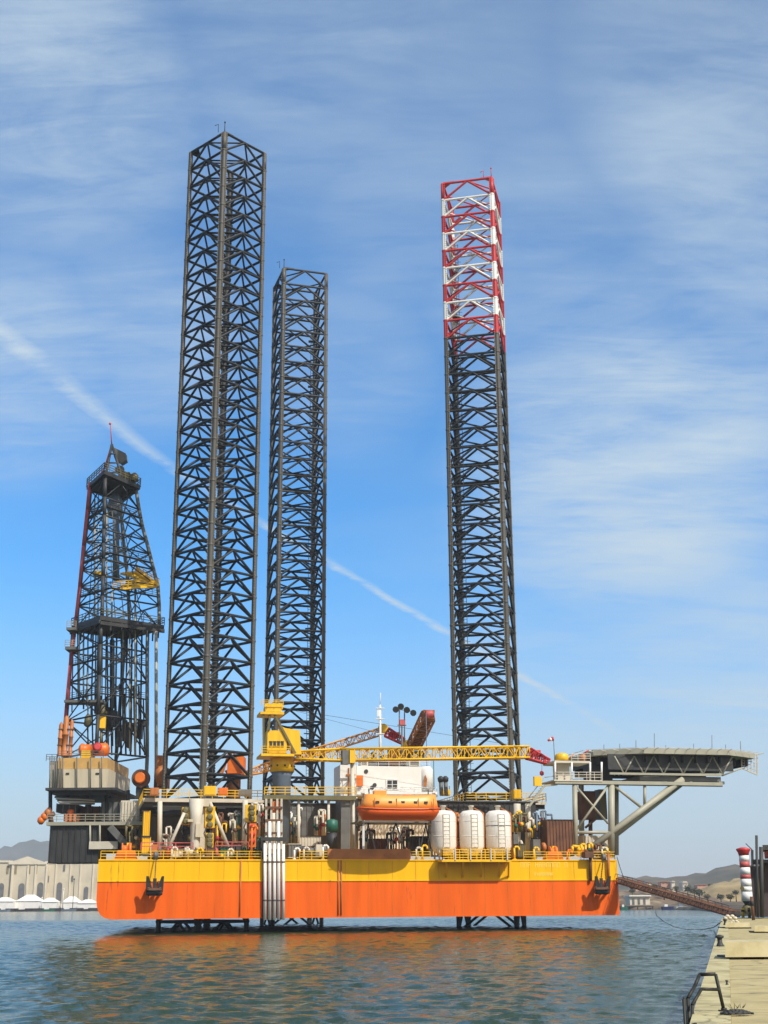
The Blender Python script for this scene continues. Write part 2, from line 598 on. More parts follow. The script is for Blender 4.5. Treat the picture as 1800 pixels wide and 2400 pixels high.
def shell(z0, z1, zs, m, name):
    mb = MB()
    n = 7
    zz = [z for z in zs if z0 <= z <= z1]
    loops = []
    for z in zz:
        dx = 0.0
        ks = sorted(stern_in)
        if z <= ks[0]:
            dx = stern_in[ks[0]]
        else:
            for k in range(len(ks) - 1):
                if ks[k] <= z <= ks[k + 1]:
                    dx = lerp(stern_in[ks[k]], stern_in[ks[k + 1]], (z - ks[k]) / (ks[k + 1] - ks[k]))
        loops += [(p.x, p.y, z) for p in foot(dx)]
    fs = []
    for i in range(len(zz) - 1):
        for k in range(n):
            fs.append((i * n + k, i * n + (k + 1) % n, (i + 1) * n + (k + 1) % n, (i + 1) * n + k))
    fs.append(tuple(range(n))[::-1])
    fs.append(tuple((len(zz) - 1) * n + k for k in range(n)))
    mb._add(loops, fs)
    return mb.build(name, m, hull)


shell(KEEL, BAND, [1.75, 1.95, 2.3, 2.8, 3.4, 4.0, BAND], HORA, 'lower_shell')
shell(BAND + 0.003, DECK, [BAND + 0.003, DECK], HYEL, 'upper_band')
# bulwark stiffener, drain pipes and plate seams
mb = MB()
for px in (565, 793, 800):
    a_ = S(px, 2010, -0.07)
    mb.tube((a_.x, a_.y, DECK - 0.1), (a_.x, a_.y, KEEL + .3), 0.10, 6)
mb.build('drain_pipe', DORA, hull)
mb = MB()
for z in (DECK - 0.12, BAND - 0.05):
    mb.bar(HA - SN * 0.05 + Vector((0, 0, z)), HC - SN * 0.05 + Vector((0, 0, z)), 0.1, 0.14)
mb.build('rubbing_strake', HYEL, hull)
mb = MB()
k = 0
for i in range(1, 22):
    p = HA + SU * (i * 3.15) - SN * 0.012
    mb.box((p.x, p.y, (DECK + KEEL) / 2 - (0 if i > 1 else -.2)), (0.035, 0.03, DECK - KEEL - 0.5), YAW)
mb.build('plate_seam', mat('seam_dull_orange', (0.50, 0.19, 0.012), 0.5, var=0.2), hull)  # thin dull orange strips along the plate joints
# railing along the deck edge
mb = MB()
mb.rail([HA + Vector((0.2, 0.2, DECK)), HA + SU * 20.5 + SN * 0.15 + Vector((0, 0, DECK))], 1.0, 1.5, 0.04)
mb.rail([HA + SU * 25.5 + SN * 0.15 + Vector((0, 0, DECK)), HA + SU * 43 + SN * 0.15 + Vector((0, 0, DECK))], 1.0, 1.5, 0.04)
mb.rail([HA + SU * 56 + SN * 0.15 + Vector((0, 0, DECK)), HC + SN * 0.15 + Vector((0, 0, DECK)), HC + SN * 15 + SU * 1.2 + Vector((0, 0, DECK))], 1.0, 1.5, 0.04)
mb.build('deck_railing', YEL, hull)
# solid bulwark under the lifeboat, its shade put into the dull orange
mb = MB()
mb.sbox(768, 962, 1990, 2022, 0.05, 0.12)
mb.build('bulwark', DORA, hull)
# lettering on the bow (too blurred to read in the photograph: pale strokes only)
mb = MB()
random.seed(3)


def strokes(x0, x1, y0, y1, pitch):
    x = x0
    while x < x1 - 4:
        if rnd() > 0.1:
            w = pitch * 0.62
            mb.sbox(x, x + 1.5, y0, y1, -0.03, 0.028)
            c = int(rnd() * 4)
            if c != 1: mb.sbox(x + 1.6, x + w, y0, y0 + 1.6, -0.03, 0.028)
            if c != 2: mb.sbox(x + 1.6, x + w, (y0 + y1) / 2 - .8, (y0 + y1) / 2 + .8, -0.03, 0.028)
            if c != 0: mb.sbox(x + w + .1, x + w + 1.6, y0, y1, -0.03, 0.028)
        x += pitch


strokes(1220, 1334, 2021, 2033, 8.6)
strokes(1253, 1300, 2045, 2053, 6.5)
mb.build('hull_lettering', LETTER, hull)

# ================================================================== LEGS
BAY = 3.35


def leg(label, px, Yc, offs, ztop, painted=0):
    c = W(px, 1850, Yc)
    az = math.atan2(c.x, c.y)
    rt, fw = Vector((math.cos(az), -math.sin(az), 0)), Vector((math.sin(az), math.cos(az), 0))
    base = Vector((c.x, c.y, -3))
    t = thing('lattice_tower', label, 'lattice tower', base, 'lattice legs of the drilling rig')
    Rr = 6.2
    cs = []
    for la, de in offs:
        v = Vector((la, de, 0)).normalized() * Rr
        cs.append(base + rt * v.x + fw * v.y)
    n = int((ztop + 3) / BAY)
    zl = [ztop - i * BAY for i in range(n + 2)]
    zl[-1] = -3

    def mi(i):  # bay index from the top
        return 0 if i >= painted else (1 if i % 2 == 0 else 2)
    pal = [CHORD, RED, WHT]
    palb = [BRACE, RED, WHT]
    palr = [RACK, RED, WHT]
    at = lambda k, z: Vector((cs[k].x, cs[k].y, z))
    for k in range(4):
        mb, mr = MB(), MB()
        rad = (cs[k] - base).normalized()
        tan = Vector((-rad.y, rad.x, 0))
        for i in range(len(zl) - 1):
            mb.tube(at(k, zl[i]), at(k, zl[i + 1]), 0.36, 8, m=mi(i), caps=(i == 0))
            for sgn in (-1, 1):
                mr.bar(at(k, zl[i]) + tan * sgn * .40, at(k, zl[i + 1]) + tan * sgn * .40, .1, .16, m=mi(i))
            z = zl[i] - 0.2
            while z > zl[i + 1] + 0.1:
                for sgn in (-1, 1):
                    q = at(k, z) + tan * sgn * 0.45
                    mr.bar(q - Vector((0, 0, .13)), q + Vector((0, 0, .13)), 0.18, 0.2, m=mi(i))
                z -= 0.42
            if i:
                mb.ball(at(k, zl[i]), 0.44, 8, m=mi(i), sq=0.8)
        ch = mb.build('chord', pal, t)
        mr.build('rack_tooth', palr, ch)
    for k in range(4):
        k2 = (k + 1) % 4
        mb = MB()
        for i in range(len(zl) - 1):
            a0, b0 = at(k, zl[i]), at(k2, zl[i])
            m0 = mi(i)
            mb.tube(a0, b0, 0.225, 5, m=m0, caps=False)
            mid = (a0 + b0) / 2
            if i < len(zl) - 2:
                mb.tube(mid, at(k, zl[i + 1]), 0.205, 5, m=m0, caps=False)
                mb.tube(mid, at(k2, zl[i + 1]), 0.205, 5, m=m0, caps=False)
        mb.build('brace_panel', palb, t)
    for i in range(len(zl) - 1):
        mb = MB()
        ms = [(at(k, zl[i]) + at((k + 1) % 4, zl[i])) / 2 for k in range(4)]
        for k in range(4):
            mb.tube(ms[k], ms[(k + 1) % 4], 0.16, 4, m=mi(i), caps=False)
        mb.build('brace_ring', palb, t)
    # ladder and cable run inside the leg
    mb = MB()
    q = base + (cs[2] - base) * 0.80
    for s_ in (-.25, .25):
        o = rt * s_
        mb.bar(Vector((q.x, q.y, 4)) + o, Vector((q.x, q.y, ztop - 8)) + o, 0.09)
    z = 5
    while z < ztop - 8:
        mb.bar(Vector((q.x, q.y, z)) - rt * .25, Vector((q.x, q.y, z)) + rt * .25, 0.06)
        z += 0.6
    for z in range(14, int(ztop) - 10, 10):
        mb.box((q.x, q.y, z), (1.5, 1.1, 0.08), -az)
        mb.box((q.x, q.y, z + 1), (1.5, 0.06, 0.06), -az)
    mb.build('ladder', CHORD, t)
    mb = MB()
    for k in (0, 3):
        p = at(k, ztop + 0.2)
        inn = (base - cs[k]).normalized()
        q1 = p + inn * 0.4
        mb.slabpoly([p, p.lerp(at((k + 1) % 4, ztop + .2), .23), p.lerp(at((k - 1) % 4, ztop + .2), .23)], (0, 0, .12), m=mi(0))
        if k == 0:
            mb.tube(p, p + Vector((0, 0, 1.6)), 0.07, 5, m=mi(0))
            mb.ball(p + Vector((0, 0, 1.7)), 0.16, 6, m=mi(0))
            mb.tube(q1 - rt * 1.1, q1 - rt * 1.1 + Vector((0, 0, 1.5)), 0.05, 5, m=mi(0))
            mb.tube(q1 - rt * 1.1 + Vector((0, 0, 1.5)), q1 - rt * 1.7 + Vector((0, 0, 1.2)), 0.05, 5, m=mi(0))
    mb.build('top_platform', palb, t)
    return t, cs, base


legN, csN, bN = leg('tallest looking grey lattice leg, standing corner first beside the derrick', 485, 192, [(-.10, -.995), (.995, -.10), (.10, .995), (-.995, .10)], 125.1)
legF, csF, bF = leg('plain grey lattice leg standing behind the yellow crane, lowest top of the three', 687, 240, [(-.53, -.85), (.85, -.53), (.53, .85), (-.85, .53)], 125.6)
legB, csB, bB = leg('grey lattice leg with red and white striped top, standing toward the bow', 1144, 208, [(.59, -.80), (.80, .59), (-.59, .80), (-.80, -.59)], 126.6, painted=9)


# ================================================================== JACKING FRAMES
def jack_frame(label, base, cs, ztop, half, cols, hole=6.9, group='jacking frames round the legs'):
    """deck structure round a leg: a raised platform on columns with pinion gear boxes at the chords"""
    t = thing('jacking_frame', label, 'jacking frame', (base.x, base.y, DECK), group)
    c = Vector((base.x, base.y, 0))
    mb = MB()
    # platform ring of four plates around the leg hole
    hx, hy = half
    for (cx, cy, sx, sy) in ((0, -(hole + hy) / 2, hx * 2, hy - hole), (0, (hole + hy) / 2, hx * 2, hy - hole), (-(hole + hx) / 2, 0, hx - hole, hole * 2 - .01), ((hole + hx) / 2, 0, hx - hole, hole * 2 - .01)):
        o = c + SU * cx + SN * cy
        mb.box((o.x, o.y, ztop - 0.25), (sx, sy, 0.5), YAW)
    mb.build('platform', [CREAM], t)
    mb = MB()
    for k in range(-3, 4):
        o = c + SN * (k * hy / 3.2)
        mb.bar(o - SU * (hx - .1) + Vector((0, 0, ztop - .85)), o + SU * (hx - .1) + Vector((0, 0, ztop - .85)), 0.3, 0.62)
    mb.build('platform_beams', DGREY, t)
    mb = MB()
    P_ = [c + SU * sx * hx + SN * sy * hy + Vector((0, 0, ztop)) for sx, sy in ((-1, 1), (-1, -1), (1, -1), (1, 1))]
    mb.rail(P_, 1.15, 1.5, 0.045)
    mb.build('railing', YEL, t)
    # four guide towers, one at each chord
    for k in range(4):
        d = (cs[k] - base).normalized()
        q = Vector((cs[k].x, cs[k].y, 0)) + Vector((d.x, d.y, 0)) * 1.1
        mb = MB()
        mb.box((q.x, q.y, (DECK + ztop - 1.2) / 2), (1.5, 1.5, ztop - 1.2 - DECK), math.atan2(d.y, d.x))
        mb.build('guide_tower', CREAM if k == 0 else DGREY, t)  # all but the front tower darkened for the shade under the platform
        for s_ in (-1, 1):
            mb = MB()
            tt = Vector((-d.y, d.x, 0)) * s_
            for z in (DECK + 1.4, DECK + 3.3, DECK + 5.2):
                w_ = q + tt * 1.25 + Vector((0, 0, z))
                mb.box(w_, (1.0, 0.85, 0.9), math.atan2(d.y, d.x))
                mb.lathe(w_ + d * 0.5, [(0.30, 0), (0.30, 0.35), (0.2, 0.4)], 10, axis=d)
            mb.build('pinion_gearbox', YEL if rnd() > .25 else OLIVE, t)
    # plated inner walls of the leg well, shade put into their dark grey
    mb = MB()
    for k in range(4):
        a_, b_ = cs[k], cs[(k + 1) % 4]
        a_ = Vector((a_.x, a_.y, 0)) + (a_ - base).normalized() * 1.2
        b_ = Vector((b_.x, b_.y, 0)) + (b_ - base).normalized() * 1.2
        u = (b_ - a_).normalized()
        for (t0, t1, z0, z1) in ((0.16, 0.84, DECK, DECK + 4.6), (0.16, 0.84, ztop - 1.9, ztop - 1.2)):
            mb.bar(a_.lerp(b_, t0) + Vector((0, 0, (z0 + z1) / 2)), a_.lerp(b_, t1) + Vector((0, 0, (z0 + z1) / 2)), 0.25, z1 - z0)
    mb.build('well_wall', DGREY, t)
    # front columns and raking struts given as photograph lines
    for (x0, y0, x1, y1, r_, off) in cols:
        mb = MB()
        mb.tube(S(x0, y0, off), S(x1, y1, off), r_, 10)
        mb.build('column' if abs(x1 - x0) < 8 else 'raking_strut', CREAM, t)
    return t


ZP = 17.5
jack_frame('cream and yellow jacking frame round the leg beside the derrick', bN, csN, ZP, (9.4, 9.2),
           [(575, 1876, 572, 2005, .36, 7), (375, 1878, 374, 2005, .32, 7), (432, 1905, 388, 2004, .22, 5), (492, 1880, 535, 1985, .24, 6), (640, 1880, 641, 2000, .30, 8)])
jack_frame('yellow railed jacking frame round the leg behind the yellow crane', bF, csF, ZP + 1.0, (9.2, 9.5), [], 5.6)
jack_frame('olive and yellow jacking frame above the white tanks', bB, csB, ZP + .6, (6.3, 9.2), [(1237, 1884, 1238, 2005, .42, 9), (1212, 1884, 1212, 2005, .5, 8)], 5.3)

# long walkway bridging the two aft frames, at platform level on the near side
t = thing('walkway', 'yellow railed walkway running past the yellow crane at platform height', 'walkway', S(720, 1870, 8))
mb = MB(); mb.sbox(618, 835, 1864, 1874, 7.5, 1.6); mb.build('walkway_deck', OLIVE, t)
mb = MB(); mb.rail([S(620, 1864, 7.6), S(834, 1864, 7.6)], 1.1, 1.4, 0.045); mb.build('railing', YEL, t)
for px in (700, 770, 828):
    mb = MB(); mb.tube(S(px, 1874, 8.2), S(px, 2000, 8.2), 0.2, 8); mb.build('column', CREAM, t)

# ================================================================== DERRICK AND CANTILEVER
DY = 205
cant = thing('cantilever', 'dark cantilever structure hanging off the stern beneath the drill floor', 'cantilever', W(200, 2000, DY))


def wbox(mb, x0, x1, y0, y1, Y, depth, m=None):
    a, b = W(x0, y1, Y), W(x1, y1, Y)
    zt, zb = W((x0 + x1) / 2, y0, Y).z, W((x0 + x1) / 2, y1, Y).z
    mb.box(((a.x + b.x) / 2, Y + depth / 2, (zt + zb) / 2), (abs(b.x - a.x), depth, zt - zb), 0, m)


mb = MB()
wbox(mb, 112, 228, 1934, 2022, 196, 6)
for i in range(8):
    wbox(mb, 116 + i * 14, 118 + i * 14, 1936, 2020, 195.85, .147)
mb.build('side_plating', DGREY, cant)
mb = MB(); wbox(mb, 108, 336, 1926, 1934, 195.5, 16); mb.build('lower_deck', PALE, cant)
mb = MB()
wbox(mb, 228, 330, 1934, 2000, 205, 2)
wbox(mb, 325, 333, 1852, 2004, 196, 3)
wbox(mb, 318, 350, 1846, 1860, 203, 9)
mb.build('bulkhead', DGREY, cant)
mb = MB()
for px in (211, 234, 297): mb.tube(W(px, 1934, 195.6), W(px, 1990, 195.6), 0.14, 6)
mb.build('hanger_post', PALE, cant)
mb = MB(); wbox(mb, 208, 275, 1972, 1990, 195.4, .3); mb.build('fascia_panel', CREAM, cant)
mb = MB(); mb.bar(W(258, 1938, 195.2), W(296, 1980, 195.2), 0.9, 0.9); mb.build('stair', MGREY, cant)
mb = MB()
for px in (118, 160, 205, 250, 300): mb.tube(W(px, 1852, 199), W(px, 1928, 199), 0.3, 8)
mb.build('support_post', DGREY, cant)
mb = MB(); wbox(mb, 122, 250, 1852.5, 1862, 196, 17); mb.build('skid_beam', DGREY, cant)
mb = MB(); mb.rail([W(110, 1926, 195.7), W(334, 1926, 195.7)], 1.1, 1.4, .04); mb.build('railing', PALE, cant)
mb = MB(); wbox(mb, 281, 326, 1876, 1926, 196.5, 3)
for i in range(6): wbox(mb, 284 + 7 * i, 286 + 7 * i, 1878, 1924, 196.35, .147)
mb.build('shelter_panel', CREAM, cant)
# stack of gear between the two levels
for (x0, x1, y0, y1, Y, d, m, nm, lb, ct) in (
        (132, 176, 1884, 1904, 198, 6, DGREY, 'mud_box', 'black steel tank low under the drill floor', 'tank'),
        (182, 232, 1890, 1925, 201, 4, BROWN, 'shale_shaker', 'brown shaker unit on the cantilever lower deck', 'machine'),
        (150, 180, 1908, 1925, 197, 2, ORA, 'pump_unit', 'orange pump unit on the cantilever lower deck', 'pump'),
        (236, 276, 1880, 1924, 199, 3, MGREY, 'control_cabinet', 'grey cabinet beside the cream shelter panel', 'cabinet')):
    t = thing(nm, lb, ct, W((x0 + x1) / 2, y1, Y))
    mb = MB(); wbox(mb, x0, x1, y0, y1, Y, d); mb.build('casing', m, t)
    mb = MB()
    for i in range(4): wbox(mb, lerp(x0, x1, i / 3) - 1.2, lerp(x0, x1, i / 3) + 1.2, y0 - 1, y1, Y - .12, .117)
    mb.build('rib', DGREY if m is not DGREY else MGREY, t)
    mb = MB()
    q = W((x0 + x1) / 2, y0, Y + d / 2)
    mb.lathe(q, [(0.5, 0), (0.5, .5), (0.3, .7)], 12)
    mb.build('top_cover', m, t)
# pipes lying under the drill floor
t = thing('pipe_rack', 'pale pipes stacked across the dark gap under the drill floor', 'pipe rack', W(180, 1880, 197))
for i in range(5):
    mb = MB(); mb.tube(W(128 + i * 3, 1868 + i * 4, 197 - .3 * i), W(222, 1874 + i * 2.4, 198), 0.16, 8); mb.build('pipe', CREAM if i % 2 else MGREY, t)
# burner boom end at the far left
t = thing('flare_burner', 'rusty orange burner head sticking out past the stern', 'burner', W(112, 1915, 197))
mb = MB(); mb.tube(W(128, 1906, 197), W(98, 1922, 197), .35, 8, .2); mb.build('boom', BROWN, t)
for i in range(3):
    mb = MB(); q = W(96 + 8 * i, 1926 - 9 * i, 197); mb.lathe(q, [(.2, -.4), (.55, 0), (.5, .5), (.1, .9)], 10); mb.build('burner_head', ORA if i < 2 else DORA, t)
mb = MB(); mb.tube(W(116, 1892, 197), W(122, 1932, 197), .3, 8); mb.build('mount', BROWN, t)

# drill floor
t = thing('drill_floor', 'cream windwalled drill floor beneath the derrick, ochre along its top', 'drill floor', W(210, 1845, 197))
mb = MB(); wbox(mb, 134, 252, 1802, 1846, 196, 17); mb.build('lower_windwall', WEATH, t)
mb = MB(); wbox(mb, 134.4, 251, 1776, 1801.6, 196.2, 16.6); mb.build('upper_windwall', OCHRE, t)
mb = MB(); wbox(mb, 114, 133.5, 1784, 1846, 197, 15); mb.build('stair_tower', WEATH, t)
mb = MB()
for px in (117, 122, 127, 132, 140, 147, 180, 212, 238): mb.tube(W(px, 1774, 195.7), W(px, 1850, 195.7), .09, 5)
mb.build('wall_post', MGREY, t)
mb = MB(); wbox(mb, 106, 272, 1846, 1852, 195, 18); mb.build('floor_plate', DGREY, t)
mb = MB(); mb.rail([W(108, 1784, 196.5), W(134, 1784, 196.5)], 1.0, .8, .04); mb.rail([W(136, 1776, 196.4), W(242, 1776, 196.4)], 1.0, 1.4, .04); mb.build('railing', MGREY, t)
mb = MB()
for px in (158, 228): wbox(mb, px - 4, px + 4, 1811, 1815, 195.9, .097)
mb.build('wall_vent', DGREY, t)

# derrick
der = thing('derrick', 'tall grey tapering drilling derrick with red pipe up one side', 'derrick', W(245, 1775, DY))
LV = [(1775, 148, 225, 345, 272), (1690, 155, 229, 345, 278), (1600, 162, 232, 345, 285), (1530, 167, 234, 345, 290), (1478, 171, 236, 346, 296)]
LU = [(1472, 178, 238, 373, 305), (1420, 183, 239, 373, 304), (1375, 188, 240, 370, 302), (1336, 192, 241, 360, 300), (1300, 196, 241, 351, 298), (1268, 199, 242, 343, 294), (1236, 203, 243, 334, 290), (1195, 208, 244, 326, 287), (1150, 212, 245, 319, 284)]
YK = (DY, DY - 7, DY, DY + 7)


def dpt(lv, k):
    zz = W(240, lv[0], DY).z
    p = W(lv[1 + k], lv[0], YK[k])
    s_ = (zz - CAMH) / (p.z - CAMH)
    d = ray(lv[1 + k], lv[0])
    return Vector((p.x, YK[k], zz))


DST = mat('derrick_steel', (0.16, 0.16, 0.13), 0.5, var=0.25, rust=0.2)
for k in range(4):
    mb = MB()
    for lv in (LV, LU):
        mb.path([dpt(l, k) for l in lv], 0.30, 8)
        if lv is LV and k > 1:
            mb.tube(dpt(LV[0], k), dpt(LV[0], k) - Vector((0, 0, 5.2)), .3, 8)
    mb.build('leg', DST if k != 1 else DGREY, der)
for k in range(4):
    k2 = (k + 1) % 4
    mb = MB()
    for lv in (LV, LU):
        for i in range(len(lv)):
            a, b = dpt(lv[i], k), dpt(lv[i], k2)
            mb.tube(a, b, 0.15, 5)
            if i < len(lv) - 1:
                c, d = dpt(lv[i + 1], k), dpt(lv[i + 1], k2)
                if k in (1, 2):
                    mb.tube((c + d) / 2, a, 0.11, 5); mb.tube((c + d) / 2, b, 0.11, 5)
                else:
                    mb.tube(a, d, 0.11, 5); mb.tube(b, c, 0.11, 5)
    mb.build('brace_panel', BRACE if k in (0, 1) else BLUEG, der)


def plat(mb, l, y0, y1, ex=0.0):
    """platform plate through four points grown by ex"""
    c = sum(l, Vector()) / 4
    pts = [c + (p - c) * (1 + ex) for p in l]
    mb.prism([(p.x, p.y) for p in pts], W(240, y1, DY).z, W(240, y0, DY).z)
    return pts


l4 = [dpt(LU[-1], k) for k in range(4)]
mb = MB(); pts = plat(mb, l4, 1138, 1147, .18); mb.build('crown_platform', DGREY, der)
mb = MB(); zt = W(240, 1138, DY).z; pr = [Vector((p.x, p.y, zt)) for p in pts]; mb.rail(pr + [pr[0]], 1.2, 1.2, .05); mb.build('crown_railing', OLIVE, der)
mb = MB()
for k in range(4): mb.bar(l4[k], l4[k] + (pts[k] - l4[k]) + Vector((0, 0, .8)), .25)
for px, py in ((255, 1155), (290, 1160), (310, 1150)): mb.lathe(W(px, py, DY), [(.5, -.5), (.6, 0), (.4, .7)], 8)
mb.build('crown_girder', DGREY, der)
# crown block and A frame top
mb = MB()
ap = W(262, 1042, DY)
for px in (243, 292): mb.tube(W(px, 1138, DY - 2), ap, .22, 6); mb.tube(W(px, 1138, DY + 2), ap, .22, 6)
for py, x0, x1 in ((1108, 248, 284), (1085, 252, 277), (1064, 257, 271)): mb.tube(W(x0, py, DY - 1), W(x1, py, DY - 1), .14, 5)
mb.build('gin_pole_frame', DGREY, der)
mb = MB()
mb.slabpoly([W(262, 1046, DY), W(294, 1062, DY), W(296, 1078, DY), W(284, 1086, DY), W(268, 1074, DY)], (0, 1.4, 0))
for px, py in ((280, 1100), (288, 1118)): mb.lathe(W(px, py, DY - .4), [(.7, 0), (.8, .3), (.7, .6)], 14, axis=(0, 1, 0))
mb.build('crown_block', MGREY, der)
mb = MB(); wbox(mb, 276, 302, 1106, 1134, DY - 1, 3); mb.lathe(W(314, 1130, DY), [(.4, 0), (.7, .3), (.7, 1.2), (.3, 1.6)], 8); mb.build('sheave_housing', OLIVE, der)
mb = MB(); mb.tube(ap, W(259, 996, DY), .11, 6, .07); mb.ball(W(258, 993, DY), .22, 8); mb.tube(W(218, 1130, DY), W(245, 1098, DY), .10, 6); mb.tube(W(245, 1098, DY - .5), ap, .16, 6); mb.build('mast', PINKRED, der)
# mid platform
l4 = [dpt(LU[0], k) for k in range(4)]
mb = MB(); pts = plat(mb, l4, 1466, 1476, .12); mb.build('mid_platform', DGREY, der)
mb = MB(); zt = W(240, 1466, DY).z; pr = [Vector((p.x, p.y, zt)) for p in pts]; mb.rail(pr + [pr[0]], 1.2, 1.2, .05); mb.build('mid_railing', OLIVE, der)
mb = MB()
for k in range(4):
    a, b = pts[k], pts[(k + 1) % 4]
    for s_ in range(1, 6):
        q = a.lerp(b, s_ / 6); mb.bar(Vector((q.x, q.y, zt - .6)), Vector((q.x, q.y, zt - 1.7 - .5 * rnd())), .22)
mb.bar(Vector((pts[0].x, pts[0].y, zt - 1.2)), Vector((pts[1].x, pts[1].y, zt - 1.0)), .35, .5)
mb.bar(Vector((pts[1].x, pts[1].y, zt - 1.2)), Vector((pts[2].x, pts[2].y, zt - 1.0)), .35, .55)
mb.build('platform_lattice', DGREY, der)
# outrigger ledges on the left
mb = MB()
for (x0, x1, y0, y1) in ((155, 178, 1470, 1476), (152, 176, 1515, 1522), (150, 240, 1640, 1646)): wbox(mb, x0, x1, y0, y1, DY - 3, 3)
mb.build('side_ledge', MGREY, der)
mb = MB(); mb.rail([W(156, 1470, DY - 2.8), W(178, 1470, DY - 2.8)], 1.0, .7, .04); mb.rail([W(152, 1515, DY - 2.8), W(176, 1515, DY - 2.8)], 1.0, .7, .04); mb.build('ledge_railing', PALE, der)
# racking (monkey) board
mb = MB()
zb = W(300, 1352, DY).z
mb.slabpoly([W(262, 1380, DY - 5), W(318, 1374, DY - 5), W(372, 1372, DY), W(318, 1338, DY + 3), W(282, 1342, DY + 3), W(318, 1352, DY + 1), W(300, 1370, DY - 2)], (0, 0, -.35))
mb.build('racking_board', YEL, der)
mb = MB(); mb.rail([W(264, 1378, DY - 5.1), W(318, 1373, DY - 5.1)], 1.0, 1, .05); mb.build('racking_board_railing', YEL, der); mb = MB(); mb.rail([W(372, 1372, DY), W(318, 1338, DY + 3)], 1.1, 1, .06); mb.build('racking_board_railing', YEL, der)
mb = MB(); mb.slabpoly([W(316, 1340, DY - 1), W(372, 1374, DY - 1), W(371, 1366, DY - 1), W(318, 1328, DY - 1)], (0, .4, 0)); wbox(mb, 216, 242, 1338, 1346, DY - 3, 2); mb.build('wind_panel', YEL, der)
# red pipe bundle on the left leg
mb = MB()
for o in (0, 3.4): mb.path([W(p[0] + o - 3, p[1], DY - 1.2) for p in ((212, 1132), (206, 1195), (197, 1280), (188, 1375), (177, 1472), (166, 1560), (157, 1660), (152, 1720))], .18, 6)
mb.build('red_standpipe', PINKRED, der)
# pale service pipes and drill string
mb = MB()
for px, y0, y1, r_ in ((222, 1170, 1466, .14), (230, 1170, 1466, .10), (250, 1200, 1466, .12), (262, 1390, 1466, .15), (366, 1480, 1800, .26), (186, 1480, 1640, .12), (196, 1480, 1640, .12), (206, 1500, 1770, .12), (317, 1380, 1770, .16), (304, 1480, 1760, .13)):
    mb.tube(W(px, y0, DY - 2), W(px, y1, DY - 2), r_, 6)
mb.build('service_pipe', PALE, der)
mb = MB(); mb.tube(W(272, 1170, DY), W(272, 1360, DY), .55, 8); mb.tube(W(263, 1500, DY), W(263, 1660, DY), .4, 8); mb.build('guide_column', BLUEG, der)
mb = MB(); mb.lathe(W(268, 1215, DY), [(.2, 0), (1.1, .6), (1.3, 2.2), (1.0, 3.6), (.4, 4.2)], 12); mb.build('travelling_block', BLUEG, der)
mb = MB(); q = W(238, 1712, DY - 2); mb.box(q + Vector((0, 0, 1.2)), (1.2, 1.0, 2.4), .3); mb.lathe(q + Vector((0, 0, 2.4)), [(.75, 0), (.75, .5), (.35, .9), (.35, 1.5)], 10); mb.tube(q, q - Vector((0, 0, 2.2)), .22, 8); mb.build('top_drive', OLIVE, der)
mb = MB(); q = W(238, 1712, DY - 2.6); mb.box(q + Vector((.1, 0, 1.3)), (.9, .25, 1.9), .3); mb.build('motor_cover', YEL, der)
mb = MB(); mb.lathe(W(205, 1704, DY - 2), [(.25, 0), (.6, .3), (.5, 1.6), (.2, 2.0)], 10); mb.tube(W(205, 1704, DY - 2), W(207, 1745, DY - 2), .12, 6); mb.build('swivel', OLIVE, der)
mb = MB()
for i in range(9):
    px = 236 + i * 12
    wbox(mb, px, px + 7 + 4 * rnd(), 1655 + 60 * rnd(), 1700 + 55 * rnd(), DY + 1 - 3 * rnd(), 1.4)
for i in range(12): mb.tube(W(215 + 11 * i, 1590 + 60 * rnd(), DY + 1), W(218 + 11 * i, 1770, DY + 1), .12 + .1 * rnd(), 6)
mb.build('drill_floor_gear', DGREY, der)
mb = MB()
for i in range(16):
    px = 170 + i * 11.5
    mb.tube(W(px + 3 * rnd(), 1478, DY - 4 + 8 * rnd()), W(px - 4 + 8 * rnd(), 1640 + 130 * rnd(), DY - 4 + 8 * rnd()), .08 + .09 * rnd(), 5)
for i in range(7):
    px = 222 + i * 9
    mb.tube(W(px, 1160, DY - 2 + 4 * rnd()), W(px - 14 + 12 * i, 1460, DY - 2 + 4 * rnd()), .07, 5)
mb.build('riser_pipe', DST, der)
for (y0, x0, x1) in ((1560, 166, 344), (1640, 158, 345), (1215, 208, 330), (1320, 195, 356), (1400, 184, 372)):
    mb = MB()
    zz = W(240, y0, DY).z
    for a_, b_ in (((x0, DY), ((x0 + x1) / 2 - 20, DY - 6.6)), (((x0 + x1) / 2 - 20, DY - 6.6), (x1, DY))):
        p, q = W(a_[0], y0, a_[1]), W(b_[0], y0, b_[1])
        p.z = q.z = zz
        mb.bar(p, q, .7, .12)
        mb.rail([p, q], 1.0, 1.3, .035)
    mb.build('catwalk', DGREY, der)
mb = MB()
for i in range(10): mb.tube(W(225 + 12 * i, 1480, DY - 1 + 2 * rnd()), W(222 + 12 * i, 1660 + 40 * rnd(), DY - 1 + 2 * rnd()), .07 + .07 * rnd(), 5)
mb.build('drill_pipe', BRACE, der)
